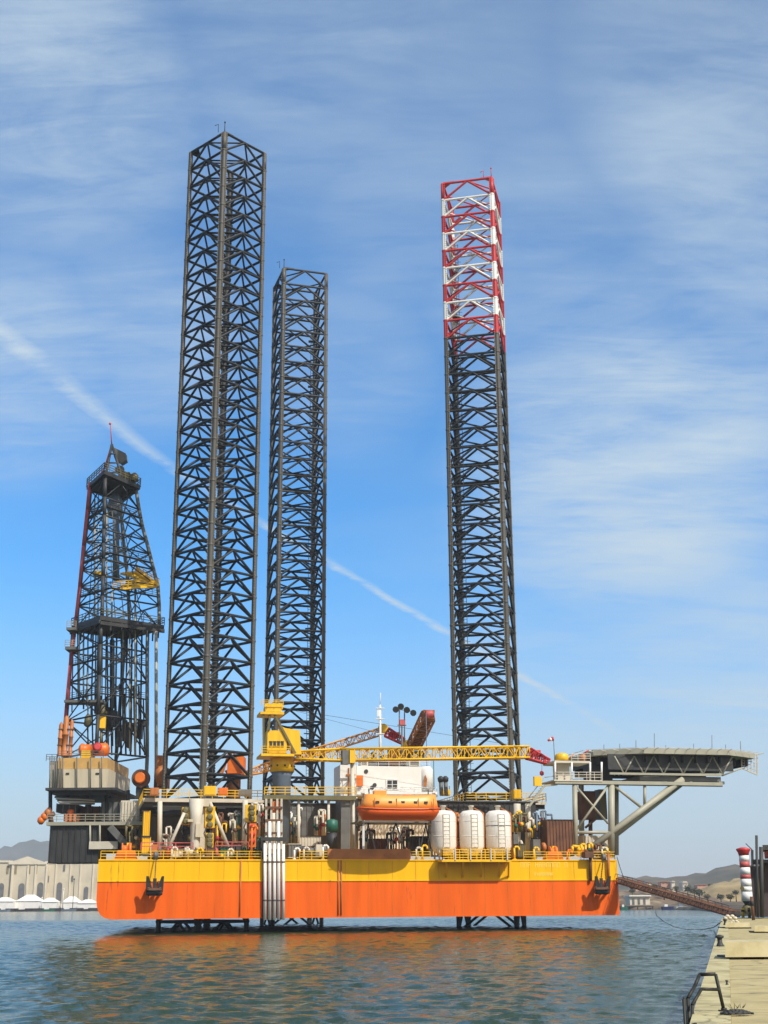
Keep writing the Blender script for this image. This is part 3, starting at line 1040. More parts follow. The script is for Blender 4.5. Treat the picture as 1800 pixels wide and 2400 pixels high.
# rounded copper-coloured tank at the foot and the orange winch housing
t = thing('degasser_pipes', 'copper coloured upright pipe bundle at the derrick foot, far left', 'pipework', W(150, 1775, 199))
q = W(152, 1772, 198)
for dx, r_, h_ in ((-.85, .34, 4.6), (-.1, .42, 5.6), (.75, .30, 5.0)):
    mb = MB(); mb.lathe(q + Vector((dx, 0, 0)), [(r_ * 1.25, 0), (r_ * 1.25, .25), (r_, .3), (r_, h_ * .55), (r_ * 1.2, h_ * .56), (r_ * 1.2, h_ * .6), (r_, h_ * .61), (r_, h_), (r_ * .6, h_ + .35), (.1, h_ + .5)], 12); mb.build('upright_pipe', DORA, t)
mb = MB(); mb.box(q + Vector((0, 0, 1.6)), (2.4, .7, .18)); mb.box(q + Vector((0, 0, 4.0)), (2.3, .7, .18)); mb.build('clamp', BROWN, t)
t = thing('drawworks', 'bright orange drawworks housing on the drill floor', 'winch', W(220, 1776, 198))
q0, q1 = W(186, 1757, 199), W(256, 1757, 199)
mb = MB(); mb.lathe(q0, [(.6, 0), (.95, .3), (.95, .6), (.8, .65), (.8, (q1 - q0).length * .5), (1.0, (q1 - q0).length * .5 + .05), (1.0, (q1 - q0).length - .4), (.5, (q1 - q0).length)], 16, axis=(q1 - q0)); mb.build('drum_housing', ORA, t)
mb = MB(); wbox(mb, 190, 212, 1758, 1776, 197.6, 3); mb.build('frame', YEL, t)
mb = MB(); q = W(228, 1752, 197.6); mb.lathe(q, [(.6, 0), (.7, .3), (.4, .5)], 14, axis=(.2, -1, .2)); mb.build('brake_cover', RED, t)
t = thing('cable_reel', 'round orange cable reel beside the cream drill floor', 'reel', W(329, 1845, 196))
q = W(329, 1824, 195.5)
mb = MB(); mb.lathe(q, [(.75, 0), (.85, .3), (.7, .6)], 18, axis=(0, -1, .1)); mb.build('drum', ORA, t)
mb = MB(); mb.lathe(q + Vector((0, .3, 0)), [(1.35, 0), (1.35, .25)], 18, axis=(0, -1, 0)); mb.lathe(q + Vector((0, .9, 0)), [(1.35, 0), (1.35, .25)], 18, axis=(0, -1, 0)); mb.build('flange', BROWN, t)
mb = MB(); wbox(mb, 318, 341, 1838, 1870, 196, 2.4); mb.build('base', DGREY, t)
t = thing('mud_hopper', 'red and brown hopper standing between derrick and corner first leg', 'hopper', W(375, 1850, 197))
mb = MB(); q = W(376, 1800, 197); mb.lathe(q, [(.4, -2.6), (.8, -1.2), (.85, 0)], 12); mb.box(q + Vector((.1, 0, .9)), (1.5, 1.4, 1.8), .4); mb.build('bowl', DORA, t)
mb = MB(); wbox(mb, 360, 392, 1800, 1846, 197.5, 2.2); mb.build('frame', BROWN, t)

# ================================================================== CRANES
# port crane: yellow machinery house, long level boom resting on its rest
cy = 8.5
t = thing('pedestal_crane', 'bright yellow pedestal crane with its long level boom lying over the deck', 'crane', S(660, 2005, 9.5), 'cranes on the rig')
q = S(661, 1810, 10.5)
mb = MB(); mb.lathe((q.x, q.y, DECK), [(1.25, 0), (1.25, q.z - DECK - .6), (1.6, q.z - DECK)], 18); mb.build('pedestal', BLUEG, t)
mb = MB(); mb.lathe((q.x, q.y, q.z), [(1.7, 0), (1.7, 1.8), (1.4, 2.0)], 20); mb.build('slew_ring', YEL, t)
mb = MB()
for i in range(10):
    an = 2 * math.pi * i / 10
    mb.ball((q.x + 1.72 * math.cos(an), q.y + 1.72 * math.sin(an), q.z + .8), .14, 6)
mb.build('ring_bolt', DGREY, t)
mb = MB(); mb.sbox(612, 690, 1766, 1772, 7.6, 5.2); mb.build('slew_platform', YEL, t)
mb = MB(); mb.rail([S(613, 1766, 7.7), S(680, 1766, 7.7)], 1.0, 1, .04); mb.rail([S(612, 1654, 8.2), S(664, 1654, 8.2)], .8, 1, .04); mb.build('railing', YEL, t)
mb = MB()
mb.sbox(626, 672, 1712, 1765.6, 8.2, 3.6)
mb.build('machinery_house', YEL, t)
mb = MB()
for i in range(4): mb.sbox(632 + i * 9, 638 + i * 9, 1738, 1748, 8.12, .075)
wf = mb.build('window', GLASS, t)
mb = MB()
for i in range(4):
    x_ = 632 + i * 9
    mb.sbox(x_ - .8, x_ + 6.8, 1736.8, 1738, 8.05, .145); mb.sbox(x_ - .8, x_ + 6.8, 1748, 1749.2, 8.05, .145)
mb.build('frame', DGREY, wf)
mb = MB()
mb.slabpoly([S(656, 1700, 8.0), S(668, 1706, 8.0), S(703, 1712, 8.0), S(706, 1768, 8.0), S(690, 1768, 8.0)], SN * 2.2)
mb.build('side_plate', YEL, t)
mb = MB()
for o in (8.1, 11.0):
    mb.bar(S(618, 1766, o), S(617, 1668, o), .26); mb.bar(S(630, 1712, o), S(634, 1668, o), .24)
    mb.bar(S(640, 1668, o), S(692, 1766, o), .30); mb.bar(S(618, 1766, o), S(634, 1668, o), .16)
mb.build('gantry', OLIVE, t)
mb = MB(); mb.sbox(610, 666, 1668, 1674, 7.8, 4); mb.build('gantry_platform', YEL, t)
mb = MB(); mb.sbox(622, 660, 1656, 1667.6, 8.6, 2.2)
for i in range(3): mb.lathe(S(628 + 14 * i, 1656, 9.4), [(.5, 0), (.55, .25), (.5, .5)], 12, axis=SN)
mb.build('sheave_block', YEL, t)
b0, b1 = S(692, 1771, 9.4), S(1238, 1763, 9.4)
mb = MB(); truss_boom(mb, b0, b0.lerp(b1, .18), 1.8, 1.6, 1.0, 1.6, 6, .14, .07); truss_boom(mb, b0.lerp(b1, .18), b0.lerp(b1, .93), 1.6, 1.6, 1.6, 1.6, 24, .14, .07); truss_boom(mb, b0.lerp(b1, .93), b1, 1.6, 1.2, 1.6, 1.6, 3, .15, .08); mb.build('boom', YEL, t)
mb = MB(); p1 = S(1286, 1786, 9.4); truss_boom(mb, b1 + Vector((0, 0, -.2)), p1, 1.2, .7, 1.5, .7, 5, .15, .09)
mb.sbox(1244, 1268, 1758, 1774, 9.2, .5)
mb.build('boom_tip', RED, t)
mb = MB()
for o in (9.0, 9.9): mb.tube(S(662, 1660, o), S(1236, 1752, o), .025, 4); mb.tube(S(662, 1658, o), S(880, 1716, o), .02, 4)
mb.tube(S(1030, 1652, 9.4), S(1030, 1652, 9.4) + Vector((0, 0, .01)), .02, 4)
mb.build('pendant_line', DGREY, t)
mb = MB(); mb.tube(S(1270, 1780, 9.4), S(1270, 1812, 9.4), .03, 4); mb.lathe(S(1270, 1818, 9.4), [(.1, 0), (.3, .15), (.3, .5), (.1, .7)], 8); mb.build('hook_block', RED, t)

t = thing('boom_rest', 'grey and yellow boom rest box on a post beside the white tower', 'boom rest', S(818, 1990, 9))
mb = MB(); mb.sbox(803, 819, 1758, 1790, 8.2, 1.6); mb.build('box', MGREY, t)
mb = MB(); mb.sbox(820, 833, 1758, 1788, 8.0, 1.8); mb.build('cover', YEL, t)
mb = MB(); mb.tube(S(826, 1788, 8.8), S(826, 1990, 8.8), .3, 10); mb.build('post', CREAM, t)

# aft starboard crane seen through the near leg
t = thing('pedestal_crane', 'orange pedestal crane seen through the corner first leg, boom rising to a red tip', 'crane', W(548, 1870, 222), 'cranes on the rig')
mb = MB(); q = W(548, 1815, 222); mb.lathe((q.x, q.y, DECK), [(1.2, 0), (1.2, q.z - DECK), (1.6, q.z - DECK + .6)], 14); mb.build('pedestal', BROWN, t)
mb = MB(); wbox(mb, 532, 570, 1772, 1812, 220, 4); mb.build('machinery_house', ORA, t)
mb = MB()
for a in ((512, 1815, 545, 1760), (545, 1760, 572, 1812), (520, 1815, 538, 1760)): mb.bar(W(a[0], a[1], 219.6), W(a[2], a[3], 219.6), .35)
mb.build('gantry', DORA, t)
b0, b1 = W(572, 1815, 221), W(888, 1716, 226)
mb = MB(); truss_boom(mb, b0, b0.lerp(b1, .12), 1.4, 1.5, .6, 1.3, 4, .13, .07); truss_boom(mb, b0.lerp(b1, .12), b1, 1.5, 1.3, 1.3, 1.2, 22, .13, .07); mb.build('boom', AMBER, t)
mb = MB(); mb.lathe(W(898, 1709, 226) - Vector((0, .6, 0)), [(.7, 0), (.95, .4), (.95, 1.0), (.7, 1.3)], 14, axis=(0, 1, 0)); mb.build('boom_head', YEL, t)
mb = MB(); truss_boom(mb, W(906, 1716, 226), W(946, 1738, 226), 1.2, .8, 1.5, 1.0, 4, .18, .12); wbox(mb, 910, 938, 1716, 1730, 226, .4); mb.build('boom_tip', RED, t)
# forward starboard crane, boom toward the viewer
t = thing('pedestal_crane', 'rust brown crane behind the accommodation, short looking boom raised toward the viewer', 'crane', W(935, 1800, 222), 'cranes on the rig')
mb = MB(); q = W(936, 1790, 223); mb.lathe((q.x, q.y, DECK), [(1.3, 0), (1.3, q.z - DECK), (1.7, q.z - DECK + .5)], 14); mb.build('pedestal', CREAM, t)
mb = MB(); wbox(mb, 908, 958, 1758, 1790, 221, 4); mb.build('machinery_house', DORA, t)
mb = MB(); wbox(mb, 890, 912, 1778, 1796, 220.5, 2.2); mb.build('cab', BROWN, t)
mb = MB(); wbox(mb, 958, 995, 1760, 1778, 219, 2); mb.build('counterweight', OLIVE, t)
mb = MB(); mb.lathe(W(954, 1746, 219), [(.6, 0), (.8, .3), (.6, .6)], 14, axis=(0, -1, 0)); mb.build('boom_pivot', YEL, t)
b0, b1 = W(968, 1752, 216), W(1003, 1680, 200)
dd = (b1 - b0).normalized(); sd = dd.cross(Vector((0, 0, 1))).normalized()
mb = MB(); truss_boom(mb, b0, b1, 1.9, 1.9, 1.5, 1.5, 8, .17, .09)
mb.build('boom', BBOOM, t)
mb = MB()
u_ = sd.cross(dd).normalized()
mb.slabpoly([b0 - sd * .7 - u_ * .5, b0 + sd * .7 - u_ * .5, b1 + sd * .7 - u_ * .5, b1 - sd * .7 - u_ * .5], u_ * .08)
mb.build('boom_walkway', BROWN, t)
mb = MB(); truss_boom(mb, b1, b1 + dd * 1.2, 1.9, 1.5, 1.5, 1.2, 2, .16, .10); mb.build('boom_end', BBOOM, t); mb = MB(); mb.lathe(b1 + dd * 1.3 - sd * .6, [(.5, 0), (.6, .3), (.6, .9), (.5, 1.2)], 12, axis=sd); mb.build('boom_tip', PINKRED, t)
mb = MB(); hp = b1 + dd * 2.0; mb.tube(hp + sd * .6, Vector((hp.x, hp.y, 21)) + sd * .6, .05, 4); mb.lathe(Vector((hp.x, hp.y, 20)) + sd * .6, [(.1, 0), (.35, .2), (.35, .7), (.1, 1)], 8); mb.build('hook_block', BLUEG, t)

# ================================================================== ACCOMMODATION
AO = 15.5
acc = thing('accommodation_block', 'white accommodation block with square four pane window behind the lifeboat', 'deck house', S(925, 1990, AO))
mb = MB(); mb.sbox(836, 1010, 1796, 1862, AO, 14); mb.build('upper_wall', WHT, acc)
mb = MB(); mb.sbox(840, 1004, 1866.5, 1990, AO + 1.5, 13); mb.build('lower_wall', CREAM, acc)
mb = MB(); mb.sbox(834, 1026, 1862.4, 1866, AO - 1.4, 16); mb.build('deck_edge', WHT, acc)
mb = MB(); mb.rail([S(836, 1862, AO - 1.3), S(1024, 1862, AO - 1.3)], 1.0, 1.5, .03); mb.rail([S(838, 1796, AO + .1), S(1008, 1796, AO + .1)], 1.0, 1.5, .03); mb.build('railing', WHT, acc)
f = MB(); f.sbox(905, 934, 1826, 1851, AO - .10, .09); fr = f.build('window', WHT, acc)
mb = MB()
for x0, x1 in ((908, 918.6), (920.4, 931)):
    for y0, y1 in ((1829, 1837.8), (1839.4, 1848)): mb.sbox(x0, x1, y0, y1, AO - .13, .028)
mb.build('pane', GLASS, fr)
for px, py in ((858, 1808), (878, 1840), (872, 1846)):
    mb = MB(); mb.lathe(S(px, py, AO - .004), [(.30, 0), (.30, .10)], 12, axis=-SN); o = mb.build('porthole', DGREY, acc)
mb = MB(); mb.sbox(833, 851, 1817, 1842, AO - .6, .596); mb.build('life_raft_locker', ORA, acc)
mb = MB()
for i in range(20): mb.sbox(846 + i * 8, 848.2 + i * 8, 1928, 1964, AO + 1.38, .117)
mb.build('wall_rib', CREAM, acc)
mb = MB(); mb.sbox(700, 740, 1700, 1701, 60, .1)
# rounded white stair tower with emblem
t = thing('white_silo', 'tall white rounded cylinder with reddish emblem at the right end of the accommodation', 'tank', S(1000, 1862, AO - 1))
q = S(999, 1858, AO + .6); hh = S(999, 1797, AO + .6).z - q.z
mb = MB(); mb.lathe(q, [(1.05, 0), (1.05, hh - .5), (.7, hh)], 20); mb.build('shell', WHT, t)
mb = MB(); qq = S(996, 1830, AO - .46)
mb.slabpoly([qq + Vector((-.22, 0, -.8)), qq + Vector((.18, 0, -.8)), qq + Vector((.32, 0, .2)), qq + Vector((.05, 0, .9)), qq + Vector((-.1, 0, .2))], -SN * .03); mb.build('emblem', DORA, t)
mb = MB(); mb.tube(q + Vector((1.15, -.3, 0)), q + Vector((1.15, -.3, hh + .8)), .06, 6); mb.tube(q + Vector((-1.15, -.3, 0)), q + Vector((-1.15, -.3, hh + 1.0)), .06, 6); mb.build('side_pipe', GREEN, t)
t = thing('stair_tower', 'plain white upright tower left of the accommodation block', 'tower', S(809, 1990, AO - 2))
mb = MB(); mb.sbox(797, 835, 1793, 1868, AO - 2, 5); mb.build('upper_wall', WHT, t)
mb = MB(); mb.sbox(799, 833, 1871, 1990, AO - 1.8, 4.4); mb.build('lower_wall', MGREY, t)
mb = MB(); mb.sbox(790, 838, 1868.2, 1870.8, AO - 2.4, 6); mb.build('landing', WHT, t)
mb = MB(); mb.sbox(812, 833, 1814, 1818, AO - 2.2, .197); mb.sbox(816, 819, 1800, 1868, AO - 2.15, .147); mb.build('pipework', DORA, t)
# roof gear
for (x0, x1, y0, y1, m, lb, d) in ((846, 862, 1778, 1795, CREAM, 'cream ventilation unit on the accommodation roof next to the stair tower', 2), (866, 884, 1774, 1795, MGREY, 'grey louvred ventilation unit on the accommodation roof', 2.5), (888, 906, 1782, 1795, DGREY, 'black ventilation unit on the accommodation roof under the brown crane', 2), (960, 984, 1780, 1795, CREAM, 'wide cream ventilation unit on the accommodation roof by the silo', 2.4)):
    t = thing('ventilation_unit', lb, 'ventilation unit', S((x0 + x1) / 2, y1, AO + 2), 'roof ventilation units')
    mb = MB(); mb.sbox(x0, x1, y0, y1, AO + 2, d); mb.build('casing', m, t)
    mb = MB()
    for i in range(4): mb.sbox(x0 + 2, x1 - 2, y0 + 3 + i * (y1 - y0 - 4) / 4, y0 + 4.2 + i * (y1 - y0 - 4) / 4, AO + 1.93, .067)
    mb.build('louvre', DGREY, t)
    mb = MB(); mb.lathe(S((x0 + x1) / 2, y0, AO + 3), [(.3, 0), (.3, .4), (.5, .5), (.1, .8)], 10); mb.build('cowl', m, t)
# white lattice radio mast
t = thing('radio_mast', 'slim white radio mast rising from the accommodation roof', 'mast', S(892, 1795, AO + 6))
mb = MB(); p0, p1 = S(891, 1795, AO + 6), S(891, 1652, AO + 6)
mb.tube(p0, p1, .24, 8, .14); mb.build('pole', WHT, t)
mb = MB(); mb.tube(p1, S(892, 1624, AO + 6), .06, 6); mb.build('aerial', WHT, t)
mb = MB()
for py in (1660, 1685, 1720): mb.box(S(891, py, AO + 6), (1.3, .5, .12), 0)
mb.box(S(887, 1672, AO + 6), (.4, .4, 1.0), 0)
mb.build('crosstree', WHT, t)
# dark floodlight mast
t = thing('floodlight_mast', 'floodlight mast with dark lamp heads beside the brown crane boom', 'floodlight', S(940, 1795, AO + 7))
mb = MB()
for px in (936, 948): mb.tube(S(px, 1740, AO + 7), S(px, 1660, AO + 7), .09, 6)
mb.tube(S(942, 1795, AO + 7), S(942, 1700, AO + 7), .14, 6)
mb.bar(S(930, 1662, AO + 7), S(972, 1668, AO + 7), .12); mb.bar(S(932, 1700, AO + 7), S(952, 1700, AO + 7), .2)
mb.build('pole', MGREY, t)
for px, py in ((929, 1661), (941, 1654), (955, 1662), (970, 1669)):
    mb = MB(); mb.lathe(S(px, py, AO + 6.4), [(.25, 0), (.5, -.5), (.5, -.6)], 10, axis=(0.2, 1, .4)); mb.build('lamp_head', DGREY, t)
mb = MB(); mb.sbox(937, 950, 1686, 1699, AO + 6.8, .6); mb.build('junction_box', PINKRED, t)

# ================================================================== LIFEBOAT
t = thing('lifeboat', 'enclosed orange lifeboat hanging over the hull side in front of the accommodation', 'lifeboat', S(934, 1900, -4.8))
c = S(934, 1898, -4.8)
Lh = (S(1032, 1898, -4.8) - S(836, 1898, -4.8)).length / 2
zt, zm, zb = S(934, 1866, -4.8).z, S(934, 1898, -4.8).z, S(934, 1923, -4.8).z


def boat_loops(rows, n=20):
    vs, fs = [], []
    for (z, lx0, lx1, by) in rows:
        for k in range(n):
            a = 2 * math.pi * k / n
            x = math.cos(a); y = math.sin(a)
            ex = math.copysign(abs(x) ** .55, x); ey = math.copysign(abs(y) ** .8, y)
            L_ = lx1 if ex > 0 else lx0
            p = c + SU * ex * L_ + SN * ey * by
            sheer = .25 * abs(ex) ** 3 if by > .9 else 0
            vs.append((p.x, p.y, z + sheer))
    m = len(rows)
    for i in range(m - 1):
        for k in range(n):
            fs.append((i * n + k, i * n + (k + 1) % n, (i + 1) * n + (k + 1) % n, (i + 1) * n + k))
    fs.append(tuple(range(n))[::-1]); fs.append(tuple((m - 1) * n + k for k in range(n)))
    return vs, fs


mb = MB(); v, f_ = boat_loops([(zb, Lh * .86, Lh * .82, .35), (zb + .2, Lh * .91, Lh * .90, .95), (lerp(zb, zm, .6), Lh * .96, Lh * .97, 1.48), (zm - .02, Lh, Lh, 1.6)]); mb._add(v, f_, True); mb.build('boat_hull', LHULL, t)
mb = MB(); v, f_ = boat_loops([(zm + .02, Lh * .93, Lh * .95, 1.5), (lerp(zm, zt, .45), Lh * .86, Lh * .93, 1.42), (zt - .14, Lh * .80, Lh * .90, 1.2), (zt, Lh * .77, Lh * .88, .95)]); mb._add(v, f_, True); mb.build('canopy', LBOAT, t)
mb = MB(); v, f_ = boat_loops([(zm - .10, Lh * 1.005, Lh * 1.005, 1.66), (zm + .06, Lh * 1.005, Lh * 1.005, 1.66)]); mb._add(v, f_, True); mb.build('rubbing_band', LHULL, t)
mb = MB()
for s_ in (-.55, -.25, .05, .35, .6): mb.box(c + SU * Lh * s_ - SN * 1.33 + Vector((0, 0, (zt + zm) / 2 - c.z)), (.45, .2, .28), YAW)
mb.build('porthole', GLASS, t)
mb = MB(); mb.box(c - SU * Lh * .45 + Vector((0, 0, zt - c.z + .3)), (1.6, 1.2, .7), YAW); mb.build('helm_hood', LBOAT, t)
mb = MB()
for s_ in (-.62, -.1, .42, .78):
    mb.box(c + SU * Lh * s_ - SN * 1.40 + Vector((0, 0, (zt + zm) / 2 - c.z - .12)), (.07, .12, (zt - zm) * .7), YAW)
mb.box(c - SU * Lh * .02 - SN * 1.45 + Vector((0, 0, zm - c.z + .1)), (Lh * 1.7, .05, .06), YAW)
mb.build('grab_line', DORA, t)
mb = MB(); mb.box(c + SU * Lh * .2 + Vector((0, 0, zt - c.z + .08)), (.9, .8, .22), YAW); mb.build('hatch', LHULL, t)
mb = MB()
for s_ in (-.7, .72): mb.tube(c + SU * Lh * s_ + Vector((0, 0, zt - c.z - .2)), c + SU * Lh * s_ + Vector((0, 0, zt - c.z + .9)), .07, 6)
mb.build('lifting_hook', DGREY, t)
# davit
t = thing('davit', 'white and rusty davit frame carrying the orange lifeboat out from the deck', 'davit', S(934, 2005, 1))
for px in (852, 1018):
    mb = MB(); mb.bar(S(px, 1990, 1.5), S(px, 1862, 1.5), .3); mb.bar(S(px, 1861, 3.5), S(px, 1856, -4.8), .34); mb.bar(S(px, 1925, 1.5), S(px, 1858, -4.4), .18); mb.build('davit_arm', WHT, t)
mb = MB(); mb.bar(S(846, 1859, .5), S(1024, 1859, .5), .25); mb.build('crossbeam', WHT, t)
mb = MB()
for (a_, b_) in ((848, 866), (880, 860), (905, 930), (950, 925), (985, 1000), (1010, 996)): mb.bar(S(a_, 1990, 2), S(b_, 1924, 2), .16)
for px in (862, 909, 942, 983): mb.bar(S(px, 1995, 1.2), S(px, 1964, 1.2), .14)
mb.build('support_leg', DGREY, t)
mb = MB(); mb.sbox(838, 1026, 1924.5, 1928, 1, 5); mb.build('landing', MGREY, t)
mb = MB()
for px in (840, 846, 852): mb.sbox(px, px + 7, 1872 + (px - 840) * 1.2, 1878 + (px - 840) * 1.2, .6, .6)
mb.sbox(836, 856, 1890, 1897, .8, .5); mb.sbox(838, 854, 1905, 1911, .8, .5)
mb.build('winch', BROWN, t)

# ================================================================== LOWER DECK WALLS, SHADE PUT INTO THEIR COLOUR
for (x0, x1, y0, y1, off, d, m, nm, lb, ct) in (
        (336, 640, 1912, 2006, 16.5, 2, DGREY, 'aft_shade_wall', 'dark deckhouse wall put in to fill the shade behind the cream struts', 'deck house'),
        (640, 800, 1885, 2006, 20, 6, MGREY, 'mid_shade_wall', 'grey deckhouse wall put in to fill the shade left of the accommodation', 'deck house'),
        (1000, 1260, 1880, 2006, 17, 4, DGREY, 'bow_shade_wall', 'dark deckhouse wall put in to fill the shade behind the white tanks', 'deck house')):
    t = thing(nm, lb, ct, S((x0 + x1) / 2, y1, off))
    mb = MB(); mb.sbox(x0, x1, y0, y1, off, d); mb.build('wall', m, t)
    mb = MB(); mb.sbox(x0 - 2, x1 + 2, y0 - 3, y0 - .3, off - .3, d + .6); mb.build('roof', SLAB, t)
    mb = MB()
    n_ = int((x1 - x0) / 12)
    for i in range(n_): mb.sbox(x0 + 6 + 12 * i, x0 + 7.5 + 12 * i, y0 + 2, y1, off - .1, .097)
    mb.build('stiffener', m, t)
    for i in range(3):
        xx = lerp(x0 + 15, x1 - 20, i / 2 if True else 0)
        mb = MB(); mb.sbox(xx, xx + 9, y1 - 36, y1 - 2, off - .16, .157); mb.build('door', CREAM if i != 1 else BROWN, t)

# ================================================================== WHITE TANKS ON THE SPONSON
t = thing('sponson_platform', 'yellow railed platform overhanging the hull side beneath the white tanks', 'platform', S(1115, 2018, -3))
mb = MB(); mb.sbox(1036, 1199, 2016, 2020, -2.3, 5.3); mb.build('deck', YEL, t)
mb = MB(); mb.rail([S(1037, 2016, 0), S(1037, 2016, -2.2), S(1198, 2016, -2.2), S(1198, 2016, 0)], 1.35, 1.1, .055, 4); mb.build('railing', YEL, t)
mb = MB()
for px in (1046, 1086, 1128, 1170, 1192):
    a = S(px, 2020, -2.1); b = S(px, 2062, -0.05)
    mb.bar(a, Vector((b.x, b.y, BAND + .4)), .2); mb.bar(a, S(px, 2020, 0), .18)
mb.build('bracket', YEL, t)
mb = MB()
for px in (1066, 1102, 1150, 1188): mb.sbox(px, px + 3, 1988, 2016, -2.42, .1)
mb.build('stanchion', CREAM, t)
for i, (x0, x1, lb) in enumerate(((1011, 1070, 'widest white storage tank, next to the lifeboat bow'), (1078, 1135, 'plain white storage tank, middle one of the three on the sponson'), (1140, 1199, 'white storage tank with curved band, nearest the helideck'))):
    xm = (x0 + x1) / 2
    q = S(xm, 2006, 1.0)
    r_ = (S(x1, 1950, .2) - S(x0, 1950, .2)).length / 2 - .06
    z1 = S(xm, 1899, 1.0).z
    t = thing('storage_tank', lb, 'tank', (q.x, q.y, DECK), 'white tanks by the bow leg')
    mb = MB(); mb.lathe((q.x, q.y, 0), [(r_ * .35, DECK + .5), (r_ * .86, DECK + 1.1), (r_, DECK + 1.7), (r_, z1 - .9), (r_ * .93, z1 - .45), (r_ * .7, z1 - .12), (r_ * .15, z1)], 28); mb.build('shell', TANK, t)
    mb = MB()
    for k in range(4):
        an = math.pi / 4 + k * math.pi / 2 + .3
        e = Vector((math.cos(an), math.sin(an), 0)) * r_ * .82
        mb.tube((q.x + e.x, q.y + e.y, DECK), (q.x + e.x, q.y + e.y, DECK + 1.9), .12, 6)
    mb.build('support_leg', CREAM, t)
    mb = MB(); mb.lathe((q.x, q.y, z1 - .05), [(.3, 0), (.3, .5), (.42, .5), (.42, .65)], 12); mb.build('manhole', CREAM, t)
    mb = MB(); e = SU * (r_ * .97) - SN * .5; mb.path([Vector((q.x, q.y, DECK + .2)) + e, Vector((q.x, q.y, z1 - .4)) + e, Vector((q.x, q.y, z1 + .35)) + SU * .3], .09, 6); mb.build('fill_pipe', DORA, t)
    if i == 2:
        mb = MB(); mb.lathe((q.x, q.y, 0), [(r_ + .03, z1 - 2.15), (r_ + .05, z1 - 2.1), (r_ + .03, z1 - 2.05)], 28); mb.build('hoop', MGREY, t)
    mb = MB()
    for a_ in (-.25, .25):
        e = (SU * a_ - SN * .97).normalized() * (r_ + .06)
        mb.bar(Vector((q.x, q.y, DECK + 1.5)) + e, Vector((q.x, q.y, z1 - .5)) + e, .06)
    for k in range(9):
        zz = lerp(DECK + 1.6, z1 - .6, k / 8)
        mb.bar(Vector((q.x, q.y, zz)) + (-SU * .25 - SN * .97).normalized() * (r_ + .06), Vector((q.x, q.y, zz)) + (SU * .25 - SN * .97).normalized() * (r_ + .06), .05)
    mb.build('ladder', CREAM, t)
    mb = MB()
    for py in (1925, 1960): 
        z = S(xm, py, 1).z
        mb.lathe((q.x, q.y, 0), [(r_ + .004, z - .05), (r_ + .025, z - .04), (r_ + .025, z + .04), (r_ + .004, z + .05)], 28)
    mb.build('weld_band', TANK, t)

# ================================================================== CAISSON PIPES
for i, px in enumerate((621, 632, 643, 653, 664)):
    lb = ['white pump pipe down the hull side, nearest the stern of the five', 'white pump pipe down the hull side, second from the stern', 'white pump pipe down the hull side, middle one of five', 'white pump pipe down the hull side, second from the bow end', 'white pump pipe down the hull side, nearest the bow of the five'][i]
    t = thing('caisson_pipe', lb, 'pipe', S(px, 2150, -.5), 'white pump pipes on the hull side')
    mb = MB(); mb.tube(S(px, 2156, -.55), S(px, [1975, 1925, 1975, 1925, 1978][i], -.55), .21, 10); mb.build('pipe', WHT, t)
    mb = MB()
    for py in (2020, 2110): mb.lathe(S(px, py, -.55), [(.25, -.1), (.25, .1)], 10)
    mb.build('flange', MGREY, t)
mb = MB(); mb.sbox(612, 672, 1962, 1970, -1.0, 1.6); t = thing('pipe_clamp', 'dark steel clamp beam gripping the white pump pipes', 'clamp', S(642, 1966, -.6)); mb.build('beam', DGREY, t)
mb = MB(); mb.sbox(614, 619, 1970, 2150, -.2, .19); mb.build('guide_rail', DGREY, t)
t = thing('pump_tower', 'orange and cream pipe tower above the white pump pipes', 'pump tower', S(640, 1990, 2.5))
mb = MB()
for px in (624, 636, 650, 660): mb.bar(S(px, 1990, 2.5), S(px, 1872, 2.5), .26)
mb.build('post', CREAM, t)
mb = MB()
for py in (1890, 1920, 1950): mb.sbox(622, 662, py, py + 5, 2.2, .25)
mb.build('crossbar', BROWN, t)
mb = MB(); mb.sbox(640, 658, 1878, 1904, 2.8, 1.2); mb.build('pump_motor', ORA, t)

# ================================================================== HELIDECK
HO = 6.0
hd = thing('helideck', 'pale grey helideck cantilevered beyond the bow on braced columns', 'helideck', S(1440, 2005, HO))


def HD(px, py, o=0.0):
    return S(px, py, HO + o)


for px0, px1, y0, y1 in ((1347, 1349, 1838, 2004), (1433, 1433, 1838, 2010)):
    mb = MB(); mb.tube(HD(px0, y0), HD(px1, y1), .47 if px0 > 1400 else .36, 12); mb.build('column', PALE, hd)
for px0, px1, y0, y1 in ((1362, 1364, 1838, 2000), (1444, 1444, 1838, 2004)):
    mb = MB(); mb.tube(HD(px0, y0, 9), HD(px1, y1, 9), .4, 12); mb.build('column', PALE, hd)
mb = MB(); mb.tube(HD(1374, 1996), HD(1600, 1826), .46, 12); mb.build('main_strut', PALE, hd)
mb = MB(); mb.tube(HD(1392, 1996, 9), HD(1606, 1830, 9), .42, 12); mb.build('main_strut', PALE, hd)
mb = MB()
mb.tube(HD(1349, 1842), HD(1425, 1930), .16, 8); mb.tube(HD(1425, 1842), HD(1352, 1944), .18, 8); mb.tube(HD(1349, 1951), HD(1433, 1951), .22, 8)
mb.tube(HD(1440, 1842), HD(1503, 1892), .22, 8); mb.tube(HD(1511, 1842), HD(1511, 1888), .22, 8); mb.tube(HD(1349, 1951), HD(1364, 1951, 9), .2, 8)
mb.build('column_brace', PALE, hd)
mb = MB()
mb.sbox(1302, 1694, 1831, 1839, HO - .5, .5); mb.sbox(1302, 1694, 1829, 1841, HO + 8.8, .5)
mb.sbox(1430, 1690, 1812, 1817, HO - .4, .3)
